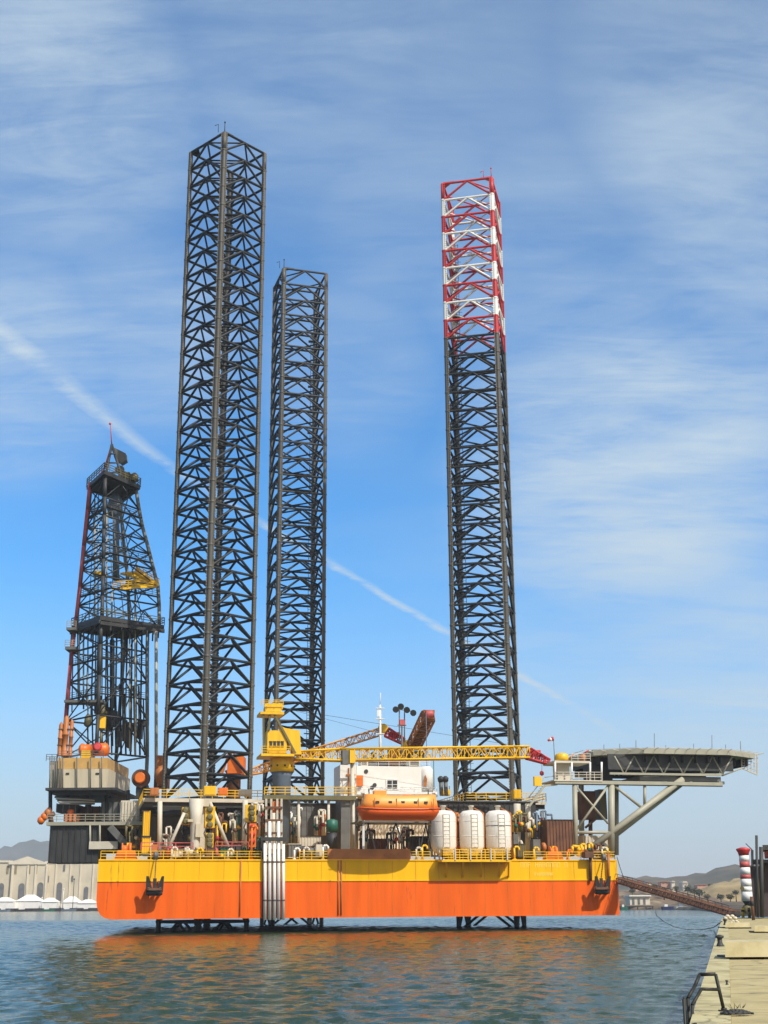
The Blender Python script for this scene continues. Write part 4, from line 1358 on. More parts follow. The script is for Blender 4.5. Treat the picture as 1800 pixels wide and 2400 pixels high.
for px in (1310, 1348, 1400, 1432, 1500, 1560, 1620, 1688): 
    mb.bar(HD(px, 1835, -.2), HD(px + 8, 1835, 9), .3, .45)
mb.build('main_girder', PALE, hd)
mb = MB(); mb.sbox(1500, 1690, 1820, 1830.6, HO + .3, 8); mb.build('fuel_tray', MGREY, hd)
# deck: octagon seen edge on
zd = HD(1566, 1757).z
cH = HD(1566, 1757, 4.5)
ax = (HD(1664, 1757) - HD(1468, 1757)).length / 2
wx = (HD(1768, 1760, 4.5) - HD(1395, 1760, 4.5)).length / 2
dyN = 6.2
oct_ = [(-ax, -dyN), (ax, -dyN), (wx, -dyN + (wx - ax) * .62), (wx, dyN * 1.3), (ax, dyN * 2.2), (-ax, dyN * 2.2), (-wx, dyN * 1.3), (-wx, -dyN + (wx - ax) * .62)]
op = [cH + SU * x + SN * (y) for x, y in oct_]
mb = MB(); mb.prism([(p.x, p.y) for p in op], zd - .8, zd); mb.build('deck_plate', PALE, hd)
mb = MB()
for k in range(-6, 7):
    o = cH + SU * (k * wx / 6.6)
    l_ = dyN * .85 if abs(k) < 4 else dyN * .3
    mb.bar(o - SN * l_ + Vector((0, 0, zd - 1.35 - o.z)), o + SN * dyN * 1.6 + Vector((0, 0, zd - 1.35 - o.z)), .22, 1.1)
for k in (-1, 0, 1, 2): 
    o = cH + SN * (k * 4.5)
    mb.bar(o - SU * wx * .9 + Vector((0, 0, zd - 1.9 - o.z)), o + SU * wx * .62 + Vector((0, 0, zd - 1.9 - o.z)), .25, 2.2)
mb.build('deck_beam', DGREY, hd)
mb = MB()
nodes_t = [HD(1440 + 46 * i, 1772, -.1) for i in range(7)]
nodes_b = [HD(1463 + 46 * i, 1815, -.1) for i in range(6)]
for i in range(6):
    mb.tube(nodes_t[i], nodes_b[i], .12, 6); mb.tube(nodes_b[i], nodes_t[i + 1], .12, 6)
mb.tube(nodes_b[0], nodes_b[5], .14, 6)
mb.tube(HD(1672, 1770), HD(1640, 1816), .13, 6); mb.tube(HD(1718, 1772), HD(1690, 1816), .13, 6); mb.tube(HD(1692, 1818), HD(1740, 1800), .13, 6)
mb.build('deck_truss', PALE, hd)
mb = MB()
for i in range(26):
    q = HD(1440 + i * 9.2, 1800, 4)
    mb.tube(HD(1436 + i * 9.6, 1786, 5), HD(1441 + i * 9.6, 1818, 5), .07, 4)
    if i % 2: mb.tube(HD(1436 + i * 9.6, 1800, 8), HD(1452 + i * 9.6, 1814, 8), .09, 4)
mb.build('rear_truss', CREAM, hd)
# safety net frame on the far right
mb = MB()
ntz = zd - .2
P4 = [HD(1738, 1769, 3), HD(1775, 1768, 3), HD(1775, 1816, 3), HD(1738, 1800, 3)]
for i in range(4): mb.bar(P4[i], P4[(i + 1) % 4], .18)
for i in range(1, 5): mb.bar(P4[0].lerp(P4[1], i / 5), P4[3].lerp(P4[2], i / 5), .1); mb.bar(P4[0].lerp(P4[3], i / 5), P4[1].lerp(P4[2], i / 5), .1)
for i in range(len(op)):
    a, b = op[i], op[(i + 1) % 8]
    out = ((a + b) / 2 - cH); out.z = 0; out.normalize()
    n_ = max(2, int((b - a).length / 1.5))
    for j in range(n_ + 1):
        q = a.lerp(b, j / n_); q = Vector((q.x, q.y, zd - .25))
        mb.bar(q, q + out * 1.4 + Vector((0, 0, .2)), .06)
    mb.bar(Vector((a.x, a.y, zd - .05)) + out * 1.4, Vector((b.x, b.y, zd - .05)) + out * 1.4, .06)
mb.build('safety_net', CREAM, hd)
mb = MB()
for px, h in ((1415, 12), (1452, 14), (1490, 22), (1533, 38), (1560, 10), (1625, 14), (1668, 34), (1735, 20), (1700, 12)):
    q = HD(px, 1757, 5); mb.tube(Vector((q.x, q.y, zd)), HD(px + .5, 1757 - h, 5), .045, 4)
mb.build('aerial', MGREY, hd)
# side wing with foam monitor
mb = MB(); mb.sbox(1299, 1412, 1828, 1831, HO - .6, 6); mb.sbox(1300, 1384, 1783, 1788, HO - .4, 5); mb.build('wing_deck', CREAM, hd)
mb = MB()
for px in (1301, 1340, 1383, 1410): mb.tube(HD(px, 1786, -.3), HD(px, 1829, -.3), .15, 6)
mb.build('wing_post', WHT, hd)
mb = MB(); mb.sbox(1308, 1336, 1790, 1828, HO + 1, 2); mb.build('wing_locker', CREAM, hd)
mb = MB(); mb.rail([HD(1302, 1828, -.5), HD(1412, 1828, -.5)], 1.1, 1.1, .04); mb.rail([HD(1340, 1783, -.3), HD(1384, 1783, -.3)], 1.0, .9, .04); mb.build('wing_railing', CREAM, hd)
mb = MB(); mb.sbox(1385, 1436, 1772, 1828, HO + 4, 3); mb.build('stair_house', DGREY, hd)
t = thing('foam_tank', 'round yellow foam tank on the helideck wing', 'tank', HD(1317, 1784, 1))
mb = MB(); q = HD(1317, 1783, .8); mb.lathe(q, [(.95, 0), (1.0, .3), (.95, .8), (.6, 1.05), (.15, 1.1)], 16); mb.build('shell', YEL, t)
mb = MB(); mb.tube(q + Vector((.9, -.3, .2)), q + Vector((1.7, -.3, .9)), .1, 6); mb.build('nozzle', DORA, t)
t = thing('fire_monitor', 'orange fire monitor on the helideck wing beside the yellow tank', 'fire monitor', HD(1365, 1784, 1))
mb = MB(); q = HD(1366, 1783, .8); mb.lathe(q, [(.5, 0), (.5, .7), (.3, .9)], 10); mb.build('base', DORA, t)
mb = MB(); mb.tube(q + Vector((0, 0, .9)), q + Vector((.9, -.2, 1.5)), .13, 8, .08); mb.build('nozzle', RED, t)
t = thing('windsock', 'small red and white windsock above the helideck wing', 'windsock', HD(1300, 1783, 1))
mb = MB(); mb.tube(HD(1300, 1783, 1), HD(1297, 1728, 1), .05, 6); mb.build('pole', MGREY, t)
for k, (xa, xb, m_) in enumerate(((1296, 1292, RED), (1292, 1288, WHT), (1288, 1284, RED))):
    mb = MB(); mb.tube(HD(xa, 1731 + k * 1.6, 1), HD(xb, 1732.6 + k * 1.6, 1), .34 - .07 * k, 10, .27 - .07 * k); mb.build('sock_band', m_, t)
# dark panels behind the columns
t = thing('helideck_plant_house', 'brown plant house seen between the helideck columns', 'deck house', HD(1395, 2000, 5))
mb = MB(); mb.sbox(1366, 1398, 1854, 1920, HO + 7, 2); mb.build('panel', BROWN, t)
mb = MB(); mb.sbox(1408, 1424, 1850, 1920, HO + 7.5, 2); mb.build('panel', OLIVE, t)
mb = MB(); mb.sbox(1368, 1426, 1958, 2004, HO + 5, 3)
for i in range(6): mb.sbox(1372 + i * 9, 1374 + i * 9, 1960, 2002, HO + 4.9, .097)
mb.build('lower_wall', CREAM, t)
mb = MB(); mb.bar(HD(1372, 1940, 6), HD(1398, 1918, 6), .3); mb.tube(HD(1384, 2000, 8), HD(1384, 1920, 8), .3, 8); mb.build('strut', BROWN, t)
# stair up to the helideck wing
t = thing('access_stair', 'pale stair climbing from the bow jacking frame to the helideck wing', 'stair', S(1260, 1880, HO))
mb = MB()
for o in (0, 1.0): mb.bar(S(1240, 1890, HO + o), S(1276, 1842, HO + o), .14, .3); mb.bar(S(1276, 1842, HO + o), S(1306, 1838, HO + o), .14, .3)
for i in range(10):
    a = S(1240, 1890, HO).lerp(S(1276, 1842, HO), i / 9); mb.bar(a, a + SN, .25, .05)
mb.build('stringer', PALE, t)
mb = MB(); mb.path([S(1240, 1868, HO), S(1276, 1822, HO), S(1306, 1818, HO)], .06, 6); mb.build('handrail', PALE, t)
mb = MB(); mb.sbox(1253, 1270, 1820, 1842, HO - .4, .5); mb.build('gate_panel', YEL, t)

# ================================================================== DECK CLUTTER
random.seed(11)


def container(lb, x0, x1, y0, y1, off, d, m, m2=None):
    t = thing('container', lb, 'container', S((x0 + x1) / 2, y1, off))
    mb = MB(); mb.sbox(x0, x1, y0, y1, off, d); mb.build('body', m, t)
    mb = MB()
    n_ = max(3, int((x1 - x0) / 7))
    for i in range(n_ + 1): xx = lerp(x0 + .8, x1 - 2, i / n_); mb.sbox(xx, xx + 1.4, y0 + 1.5, y1 - 1.5, off - .1, .097)
    mb.build('rib', m, t)
    mb = MB()
    for yy in (y0 - .6, y1 - 1): mb.sbox(x0 - .6, x1 + .6, yy, yy + 1.5, off - .13, d + .2)
    mb.build('frame', m2 or DGREY, t)
    return t


def winch(lb, px, py, off, r_, w, m, m2=DGREY):
    t = thing('winch', lb, 'winch', S(px, py, off))
    q = S(px, py, off); q = Vector((q.x, q.y, DECK + .02))
    mb = MB(); mb.box(q + Vector((0, 0, .15)), (w * 1.5, r_ * 2.4, .3), YAW); mb.build('base', m2, t)
    mb = MB(); mb.lathe(q + Vector((0, 0, r_ + .4)) - SU * w / 2, [(r_ * .7, 0), (r_ * .7, w)], 14, axis=SU); mb.build('drum', m, t)
    for s_ in (-1, 1):
        mb = MB(); mb.lathe(q + Vector((0, 0, r_ + .4)) + SU * (s_ * w / 2 - .08), [(r_, 0), (r_, .16)], 16, axis=SU); mb.build('flange', m, t)
    mb = MB(); mb.box(q + Vector((0, 0, r_ * .9)) + SU * (w * .72), (w * .35, r_, r_ * 1.3), YAW); mb.build('motor', m, t)
    return t


def mast_vent(lb, px, y0, off, m, r_=.16):
    q = S(px, 2012, off); z1 = S(px, y0, off).z
    t = thing('vent_pipe', lb, 'vent pipe', (q.x, q.y, DECK), 'gooseneck vents along the deck edge')
    a = Vector((q.x, q.y, DECK)); b = Vector((q.x, q.y, z1))
    mb = MB(); mb.path([a, b, b + SU * .3 + Vector((0, 0, .25)), b + SU * .65 + Vector((0, 0, .1)), b + SU * .7 - Vector((0, 0, .3))], r_, 7); mb.build('pipe', m, t)
    mb = MB(); mb.lathe(a, [(r_ * 1.8, 0), (r_ * 1.8, .12)], 8); mb.build('flange', m, t)


def skid(lb, x0, x1, y0, y1, off, m, m2, d=2.0):
    t = thing('pump_skid', lb, 'pump', S((x0 + x1) / 2, y1, off))
    xm = lerp(x0, x1, .55)
    mb = MB(); mb.sbox(x0, x1, y1 - 4, y1, off, d); mb.build('base', DGREY, t)
    mb = MB(); mb.sbox(x0 + 1, xm, y0 + 5, y1 - 4.1, off + .2, d * .7); mb.build('engine', m, t)
    q = S(xm + 1, (y0 + y1) / 2, off + d / 2); L_ = max(.5, (S(x1, y1, off) - S(xm, y1, off)).length - .2)
    mb = MB(); mb.lathe(q, [(.3, 0), (.6, .15), (.6, L_ - .2), (.3, L_)], 12, axis=SU); mb.build('motor', m2, t)
    mb = MB(); p = S(lerp(x0, xm, .5), y0 + 5, off + d * .5); mb.tube(p, S(lerp(x0, xm, .5), y0, off + d * .5), .14, 7); mb.build('exhaust', DGREY, t)


# orange winch housing mounds
for lb, x0, x1, yt in (('orange mooring winch on the stern corner of the deck', 268, 322, 1976), ('orange mooring winch on the bow deck near the lettering', 1276, 1316, 1984)):
    t = thing('mooring_winch', lb, 'winch', S((x0 + x1) / 2, 2008, 1.2), 'orange mooring winches')
    q = S((x0 + x1) / 2, 2008, 1.4); w = (S(x1, 2000, 1) - S(x0, 2000, 1)).length
    q = Vector((q.x, q.y, DECK)); hgt = S(x0, yt, 1.4).z - DECK
    mb = MB(); mb.hexa([q - SU * w / 2 - SN * .9, q + SU * w / 2 - SN * .9, q + SU * w / 2 + SN * .9, q - SU * w / 2 + SN * .9] + [p + Vector((0, 0, hgt * .55)) for p in (q - SU * w * .38 - SN * .8, q + SU * w * .38 - SN * .8, q + SU * w * .38 + SN * .8, q - SU * w * .38 + SN * .8)]); mb.build('base', ORA, t)
    mb = MB(); mb.lathe(q + Vector((0, 0, hgt * .62)) - SU * w * .22, [(hgt * .22, 0), (hgt * .40, .06), (hgt * .40, .2), (hgt * .25, .25), (hgt * .25, w * .4 - .25), (hgt * .40, w * .4 - .2), (hgt * .4, w * .44)], 14, axis=SU); mb.build('drum', ORA, t)
    mb = MB(); mb.box(q + SU * w * .1 + Vector((0, 0, hgt * .9)) + SN * .3, (.5, .5, .5), YAW); mb.build('gearbox', YEL, t)

container('rusty black container standing beside the helideck column', 1284, 1346, 1921, 2006, 5, 5, BROWN, DGREY)
container('small cream container between the stern winch and cream strut', 404, 428, 1988, 2010, 3.2, 2, CREAM)
container('dark green container below the aft jacking frame', 516, 548, 1986, 2010, 3.4, 2.4, GREEN)
container('grey container in the shade beside the white pump pipes', 676, 706, 1978, 2010, 4, 2.6, MGREY, CREAM)
container('long cream container under the stair tower', 700, 752, 1960, 1984, 9, 2.6, CREAM)
container('yellow container at the bow beside the dark post', 1214, 1232, 1978, 2008, 3, 2.0, OLIVE)
container('rust coloured container under the lifeboat', 868, 912, 1966, 1990, 5, 2.4, BROWN)
container('dark container under the lifeboat bow', 966, 1004, 1960, 2004, 5, 2.4, DGREY, MGREY)
container('yellow upright locker at the stern jacking frame edge', 334, 350, 1900, 1960, 6, 2, YEL)
container('lower yellow locker beside the stern winch', 332, 352, 1962, 2000, 5.4, 2, YEL)
winch('brown winch at the foot of the near raking strut', 470, 2010, 1.6, .55, 1.3, BROWN)
winch('dark winch left of the white pump pipes', 600, 2010, 1.8, .6, 1.2, DGREY, BROWN)
winch('cream winch in front of the cream corner column', 446, 2010, 2.2, .5, 1.0, CREAM)
winch('grey winch right of the white pump pipes', 724, 2010, 1.8, .6, 1.5, MGREY)
winch('rust red winch under the lifeboat keel', 940, 2008, 2.5, .6, 1.4, DORA)
winch('dark winch at the bow under the helideck strut', 1398, 2010, 2.0, .55, 1.2, BROWN)
skid('red motor pump skid below the aft jacking frame', 486, 514, 1984, 2010, 2.2, BROWN, PINKRED)
skid('green motor pump skid left of the orange pump stand', 552, 580, 1978, 2010, 2.6, DGREY, GREEN)
skid('cream pump skid by the green drum', 740, 768, 1974, 2010, 3.2, CREAM, MGREY)
skid('cream and black pump skid at the bow beside the tanks', 1204, 1226, 1950, 2008, 5, MGREY, CREAM)
skid('grey pump skid beside the rusty black container', 1250, 1282, 1962, 2008, 3.6, MGREY, DORA)
skid('dull orange pump skid at the stern under the aft frame', 354, 380, 1974, 2010, 3.6, DORA, MGREY)
for i, (px, y0, m, lb) in enumerate(((402, 1990, CREAM, 'cream gooseneck vent at the raking strut foot'), (462, 1992, YEL, 'yellow gooseneck vent beside the cream column'), (534, 1994, CREAM, 'cream gooseneck vent by the dark green container'), (589, 1940, ORA, 'tall orange vent pipe left of the pump pipes'), (604, 1966, GREEN, 'green vent pipe beside the dark winch'), (690, 1992, WHT, 'white gooseneck vent in front of the grey container'), (712, 1990, CREAM, 'cream gooseneck vent left of the grey winch'), (757, 1985, WHT, 'white gooseneck vent by the bulwark end'), (976, 1990, CREAM, 'cream gooseneck vent right of the bulwark'), (990, 1985, YEL, 'yellow gooseneck vent beside the widest white tank'), (1206, 1988, YEL, 'yellow gooseneck vent just past the sponson platform'), (1252, 1990, YEL, 'yellow gooseneck vent by the bow pump skid'), (1330, 1996, ORA, 'orange gooseneck vent above the hull lettering end'), (1412, 1990, CREAM, 'cream gooseneck vent near the bow column'))):
    mast_vent(lb, px, y0, .9, m, .14)
# orange pump stand beside the white pipes
t = thing('valve_stand', 'orange red valve stand left of the white pump pipes', 'valve stand', S(592, 2005, 3))
mb = MB(); mb.sbox(584, 600, 1930, 1985, 3, 1.2); mb.build('cabinet', ORA, t)
mb = MB()
for py in (1938, 1956, 1972): mb.lathe(S(592, py, 2.9), [(.35, 0), (.35, .1), (.1, .12), (.1, .3)], 10, axis=-SN)
mb.build('valve_wheel', RED, t)
mb = MB(); mb.tube(S(588, 1985, 3.4), S(588, 2008, 3.4), .12, 6); mb.tube(S(597, 1985, 3.4), S(597, 2008, 3.4), .12, 6); mb.build('leg', CREAM, t)
random.seed(23)


def manifold(lb, x0, x1, y0, y1, off, pal, n=5):
    t = thing('pipe_manifold', lb, 'pipework', S((x0 + x1) / 2, y1, off), 'pipe manifolds about the deck')
    for i in range(n):
        xx = lerp(x0, x1, (i + .5) / n) + (rnd() - .5) * 2
        yt = lerp(y0, y1, rnd() * .45)
        o = off + rnd() * 1.2
        mb = MB()
        a, b = S(xx, y1, o), S(xx, yt, o)
        sx = (1 if rnd() > .5 else -1) * (.4 + .5 * rnd())
        mb.path([a, b, b + SU * sx + Vector((0, 0, .1 * rnd())), b + SU * sx - Vector((0, 0, .3 + rnd()))], .09 + .1 * rnd(), 7)
        mb.build('pipe', pal[int(rnd() * len(pal))], t)
        mb = MB()
        c = a.lerp(b, .3 + .5 * rnd())
        mb.lathe(c - SN * .35, [(.1, 0), (.1, .1), (.28, .12), (.28, .2), (.12, .22), (.12, .4)], 10, axis=SN)
        mb.build('valve', [RED, YEL, BROWN, GREEN, CREAM][int(rnd() * 5)], t)
    mb = MB()
    yy = lerp(y0, y1, .62)
    mb.tube(S(x0 - 1, yy, off + .6), S(x1 + 1, yy, off + .6), .13, 7)
    mb.build('header', pal[0], t)


manifold('tangle of cream and brown pipes beside the stern raking strut', 384, 404, 1938, 2008, 6, [CREAM, BROWN, MGREY])
manifold('yellow and brown pipes between the near corner column and strut', 500, 522, 1900, 1984, 7.5, [OLIVE, BROWN, YEL], 6)
manifold('grey and green pipes left of the orange valve stand', 544, 572, 1900, 1976, 8, [MGREY, GREEN, CREAM], 6)
manifold('brown pipes just left of the white pump pipes', 602, 618, 1880, 1962, 4, [BROWN, CREAM, OLIVE])
manifold('cream pipes in front of the grey deckhouse wall', 672, 702, 1890, 1976, 12, [CREAM, MGREY, WHT], 7)
manifold('low brown and cream pipes by the grey winch', 700, 738, 1984, 2008, 3.5, [BROWN, CREAM, MGREY], 8)
manifold('rusty pipes below the walkway end', 736, 764, 1892, 1958, 12, [BROWN, DORA, CREAM], 6)
manifold('dark pipes under the stern half of the lifeboat', 842, 868, 1932, 1990, 6, [DGREY, BROWN, CREAM], 6)
manifold('white and brown pipes under the middle of the lifeboat', 914, 962, 1934, 1990, 6.5, [WHT, BROWN, DGREY], 8)
manifold('red brown pipes between the first and second white tanks', 1068, 1082, 1906, 2008, 2.2, [DORA, BROWN], 4)
manifold('red brown pipes between the second and third white tanks', 1132, 1144, 1906, 2008, 2.2, [DORA, BROWN], 4)
manifold('olive and yellow pipes just right of the white tanks', 1202, 1232, 1892, 1950, 6, [OLIVE, YEL, BROWN], 7)
manifold('grey blue pipes left of the rusty black container', 1234, 1282, 1900, 1964, 7, [BLUEG, MGREY, CREAM, YEL], 9)
manifold('yellow and dark pipes at the foot of the helideck columns', 1352, 1428, 1978, 2008, 4, [YEL, BROWN, DGREY], 9)
manifold('olive pipes in the gap beside the stern lockers', 302, 330, 1936, 2006, 8, [OLIVE, DGREY, CREAM], 6)
manifold('low brown pipes along the stern deck edge', 384, 446, 1986, 2010, 3.4, [BROWN, PINKRED, DGREY, CREAM], 10)
manifold('low dark pipes along the deck edge by the raking strut', 470, 560, 1988, 2010, 3.0, [BROWN, DGREY, PINKRED, CREAM], 12)
# green drum
t = thing('drum_tank', 'dark green upright drum tank left of the accommodation', 'tank', S(778, 1990, 6))
q = S(778, 1950, 6); mb = MB(); mb.lathe(q, [(.8, 0), (.8, 1.5), (.3, 1.7)], 16); mb.build('shell', GREEN, t)
mb = MB(); mb.lathe(q - Vector((0, 0, 2.2)), [(.7, 0), (.7, 2.1)], 14); mb.build('stand', DGREY, t)
# ochre machine columns at the near leg (visible yellow masses)
for (x0, x1, y0, y1, off, lb) in ((426, 444, 1892, 1932, 5.6, 'yellow hydraulic unit left of the cream corner column'), (480, 503, 1890, 1940, 5.4, 'yellow hydraulic unit right of the cream corner column'), (574, 606, 1886, 1926, 6.6, 'yellow hydraulic unit under the walkway by the pump tower'), (482, 500, 1952, 1986, 4.4, 'lower yellow hydraulic unit at the raking strut foot')):
    t = thing('hydraulic_unit', lb, 'hydraulic unit', S((x0 + x1) / 2, y1, off), 'yellow hydraulic units of the aft jacking frame')
    mb = MB(); mb.sbox(x0, x1, y0, y1, off, 1.6); mb.build('housing', YEL, t)
    mb = MB()
    for k in range(3): mb.lathe(S(lerp(x0, x1, .5), lerp(y0 + 7, y1 - 7, k / 2), off), [(.42, 0), (.42, .25), (.2, .3)], 12, axis=-SN)
    mb.build('motor', OLIVE, t)
    mb = MB(); mb.path([S(x0 + 3, y1, off - .1), S(x0 - 2, y1 + 14, off - .2), S(x0 + 4, y1 + 30, off)], .07, 5); mb.build('hose', BLACK, t)
# cream fat column at the corner (front guide)
t = thing('corner_column', 'thick cream column with gussets at the near corner of the leg well', 'column', S(455, 2008, 4.6))
q = S(456, 2008, 5.4); mb = MB(); mb.lathe((q.x, q.y, DECK), [(.75, 0), (.62, 2), (.72, 5), (1.0, ZP - .6 - DECK)], 14); mb.build('shaft', CREAM, t)
mb = MB(); mb.sbox(472, 490, 1874, 1890, 5.2, 1); mb.sbox(440, 452, 1920, 1926, 4.6, .6); mb.sbox(458, 476, 1930, 1962, 4.5, .5); mb.build('gusset', WEATH, t)
# pink handrail line across the lower deck
t = thing('deck_barrier', 'faded red barrier rail along the lower deck beside the leg well', 'barrier', S(480, 1985, 2.8))
mb = MB(); mb.rail([S(330, 1992, 2.8), S(452, 1992, 2.8)], .9, 2, .05, 2); mb.rail([S(505, 1990, 2.8), S(582, 1990, 2.8)], .9, 2, .05, 2); mb.build('rail', PINKRED, t)
# platform top items: boxes in yellow and orange beside legs
for (x0, x1, y0, y1, off, m, lb) in ((478, 506, 1842, 1864, 9, YEL, 'yellow control box on the aft jacking platform near the corner chord'), (512, 534, 1846, 1864, 12, ORA, 'orange control box on the aft jacking platform'), (352, 372, 1846, 1864, 10, DORA, 'rusty control box at the stern end of the aft platform'), (1036, 1056, 1850, 1864, 18, YEL, 'yellow control box at the stern end of the bow jacking platform'), (1205, 1222, 1850, 1872, 17, YEL, 'yellow control box at the bow end of the bow platform'), (560, 590, 1850, 1864, 12, CREAM, 'cream control box beside the walkway end')):
    t = thing('control_box', lb, 'control box', S((x0 + x1) / 2, y1, off), 'control boxes on the jacking platforms')
    mb = MB(); mb.sbox(x0, x1, y0, y1, off, 1.4); mb.build('cabinet', m, t)
    mb = MB(); mb.sbox(x0 + 2, (x0 + x1) / 2 - .5, y0 + 2, y1 - 2, off - .05, .047); mb.sbox((x0 + x1) / 2 + .5, x1 - 2, y0 + 2, y1 - 2, off - .05, .047); mb.build('door', m, t)
    mb = MB(); mb.tube(S(x1 - 3, y0, off + .5), S(x1 - 3, y0 - 8, off + .5), .06, 5); mb.build('conduit', DGREY, t)
# deck machinery on the platform right of the accommodation
for px, lb in ((1035, 'dark exhaust stack nearest the white silo'), (1046, 'dark exhaust stack nearest the bow leg')):
    t = thing('exhaust_stack', lb, 'exhaust', S(px, 1862, 15), 'exhaust stacks by the accommodation')
    mb = MB(); mb.tube(S(px, 1864, 15), S(px - 2, 1832, 15), .3, 10); mb.build('stack', MGREY, t)
    mb = MB(); mb.lathe(S(px - 2, 1832, 15), [(.42, 0), (.5, .5), (.2, .8)], 10); mb.build('cap', DGREY, t)

# ---------------------------------------------------------------- anchors
for lb, px, py, ptop in (('black anchor hanging on the stern end of the hull', 362, 2082, 2008), ('black anchor hanging on the bow end of the hull', 1410, 2080, 2012)):
    t = thing('anchor', lb, 'anchor', S(px, py, -1.5), 'anchors on the hull side')
    c = S(px, py, -1.5)
    mb = MB(); mb.bar(c + Vector((0, 0, 1.2)), c - Vector((0, 0, .8)), .4, .4); mb.build('shank', DGREY, t)
    mb = MB(); mb.lathe(c - SU * 1.0 - Vector((0, 0, .5)), [(.3, 0), (.42, .3), (.42, 1.7), (.3, 2.0)], 10, axis=SU); mb.build('stock', DGREY, t)
    for s_ in (-1, 1):
        mb = MB(); p = c + SU * s_ * .6 - Vector((0, 0, .45))
        mb.slabpoly([p - SU * .45, p + SU * .45, p + SU * (s_ * .35 + .15) - SN * .5 + Vector((0, 0, 1.9)), p + SU * (s_ * .35 - .15) - SN * .5 + Vector((0, 0, 1.9))], -SN * .3); mb.build('fluke', DGREY, t)
    mb = MB(); r_ = S(px, py - 12, -1.1)
    for k in (-1, 1): mb.bar(S(px + 17 * k, py + 6, -.05), S(px + 14 * k, py + 2, -2.2), .26); mb.bar(S(px + 14 * k, py + 2, -2.2), S(px + 10 * k, py - 16, -.05), .22)
    mb.bar(S(px - 14, py + 2, -2.2), S(px + 14, py + 2, -2.2), .28)
    mb.build('rack', BROWN, t)
    mb = MB(); z = c.z + 1.2; k = 0
    top = S(px + 4, ptop, -.5)
    n_ = 22
    for i in range(n_):
        a = (c + Vector((0, 0, 1.2))).lerp(top, i / n_); b = (c + Vector((0, 0, 1.2))).lerp(top, (i + .9) / n_)
        mb.bar(a, b, .16 if i % 2 else .07, .07 if i % 2 else .16)
    mb.build('chain', DGREY, t)
    mb = MB(); q = S(px + 4, ptop - 3, .1); mb.lathe(q - SU * .25, [(.5, 0), (.55, .1), (.4, .25), (.55, .4), (.5, .5)], 14, axis=SU); mb.build('fairlead', MGREY, t)
# vertical fender pipes on the bow
t = thing('bow_guide_pipe', 'pair of rusty guide pipes down the hull side above the bow anchor', 'guide pipe', S(1395, 2050, -.3))
mb = MB(); mb.tube(S(1384, 1998, -.5), S(1384, 2064, -.3), .22, 8); mb.build('pipe', BROWN, t)
mb = MB(); mb.tube(S(1426, 2000, -.5), S(1426, 2066, -.3), .18, 8); mb.build('pipe', DORA, t)
mb = MB(); mb.sbox(1372, 1392, 1996, 2010, -1.2, 1.3); mb.build('bracket', BROWN, t)
t = thing('deck_bollard', 'cream double bollard on the deck edge beside the near column', 'bollard', S(455, 2012, .6))
q = S(452, 2012, .6); mb = MB(); mb.box((q.x, q.y, DECK + .06), (1.6, .6, .12), YAW); mb.build('base', DGREY, t)
for s_ in (-.45, .45):
    mb = MB(); p = Vector((q.x, q.y, DECK + .12)) + SU * s_; mb.lathe(p, [(.18, 0), (.18, .6), (.26, .65), (.26, .75)], 10); mb.build('post', CREAM, t)

# ================================================================== GANGWAY, ROPES
g0, g1 = S(1447, 2062, 1.0), PZ(1722, 2142, QZ + .3)
t = thing('gangway', 'long rusty brown gangway sloping from the bow down to the quay', 'gangway', g0)
mb = MB(); truss_boom(mb, g0, g1, 1.2, 1.2, .62, .62, 60, .055, .035); mb.build('truss', BROWN, t)
mb = MB(); d_ = (g1 - g0).normalized(); s_ = d_.cross(Vector((0, 0, 1))).normalized(); mb.slabpoly([g0 - s_ * .6 - Vector((0, 0, .27)), g0 + s_ * .6 - Vector((0, 0, .27)), g1 + s_ * .6 - Vector((0, 0, .27)), g1 - s_ * .6 - Vector((0, 0, .27))], (0, 0, .07)); mb.build('walkway', BROWN, t)
mb = MB(); mb.rail([g0 + s_ * .65 + Vector((0, 0, .4)), g1 + s_ * .65 + Vector((0, 0, .4))], .5, 1.6, .03, 1); mb.build('handrail', BROWN, t)
mb = MB(); mb.box(g1 + Vector((0.4, 0, -.1)), (2.0, 1.8, .25), math.atan2(d_.y, d_.x)); mb.build('landing_foot', DGREY, t)


def rope(lb, pts, r_, m):
    mb = MB()
    mb.path(pts, r_, 5)
    tag(mb.build('mooring_rope', m, None, pts[0]), lb, 'rope', 'mooring ropes')


def sag(a, b, s, n=14):
    return [a.lerp(b, i / n) - Vector((0, 0, s * 4 * (i / n) * (1 - i / n))) for i in range(n + 1)]


rope('thin mooring rope drooping from the bow deck to the gangway head', sag(S(1446, 2008, .5), S(1484, 2082, -4), 1.2), .05, DGREY)
# rope drooping into the water and floating toward the quay
rp = [PZ(1535, 2132, .5), PZ(1540, 2146, .25), PZ(1556, 2160, .06), PZ(1580, 2172, .03), PZ(1612, 2179, .03), PZ(1650, 2178, .03), PZ(1672, 2174, .3), PZ(1692, 2160, QZ + .05)]
rope('dark mooring rope lying on the water toward the quay wall', rp, .05, BLACK)

# ================================================================== QUAY OBJECTS
# striped beacon
q = PZ(1752, 2146, QZ)
BY = q.y
t = thing('beacon_tower', 'red and white banded beacon column with flared red top on the quay', 'beacon', (q.x, q.y, QZ))


def BZ(py): return W(1748, py, BY).z


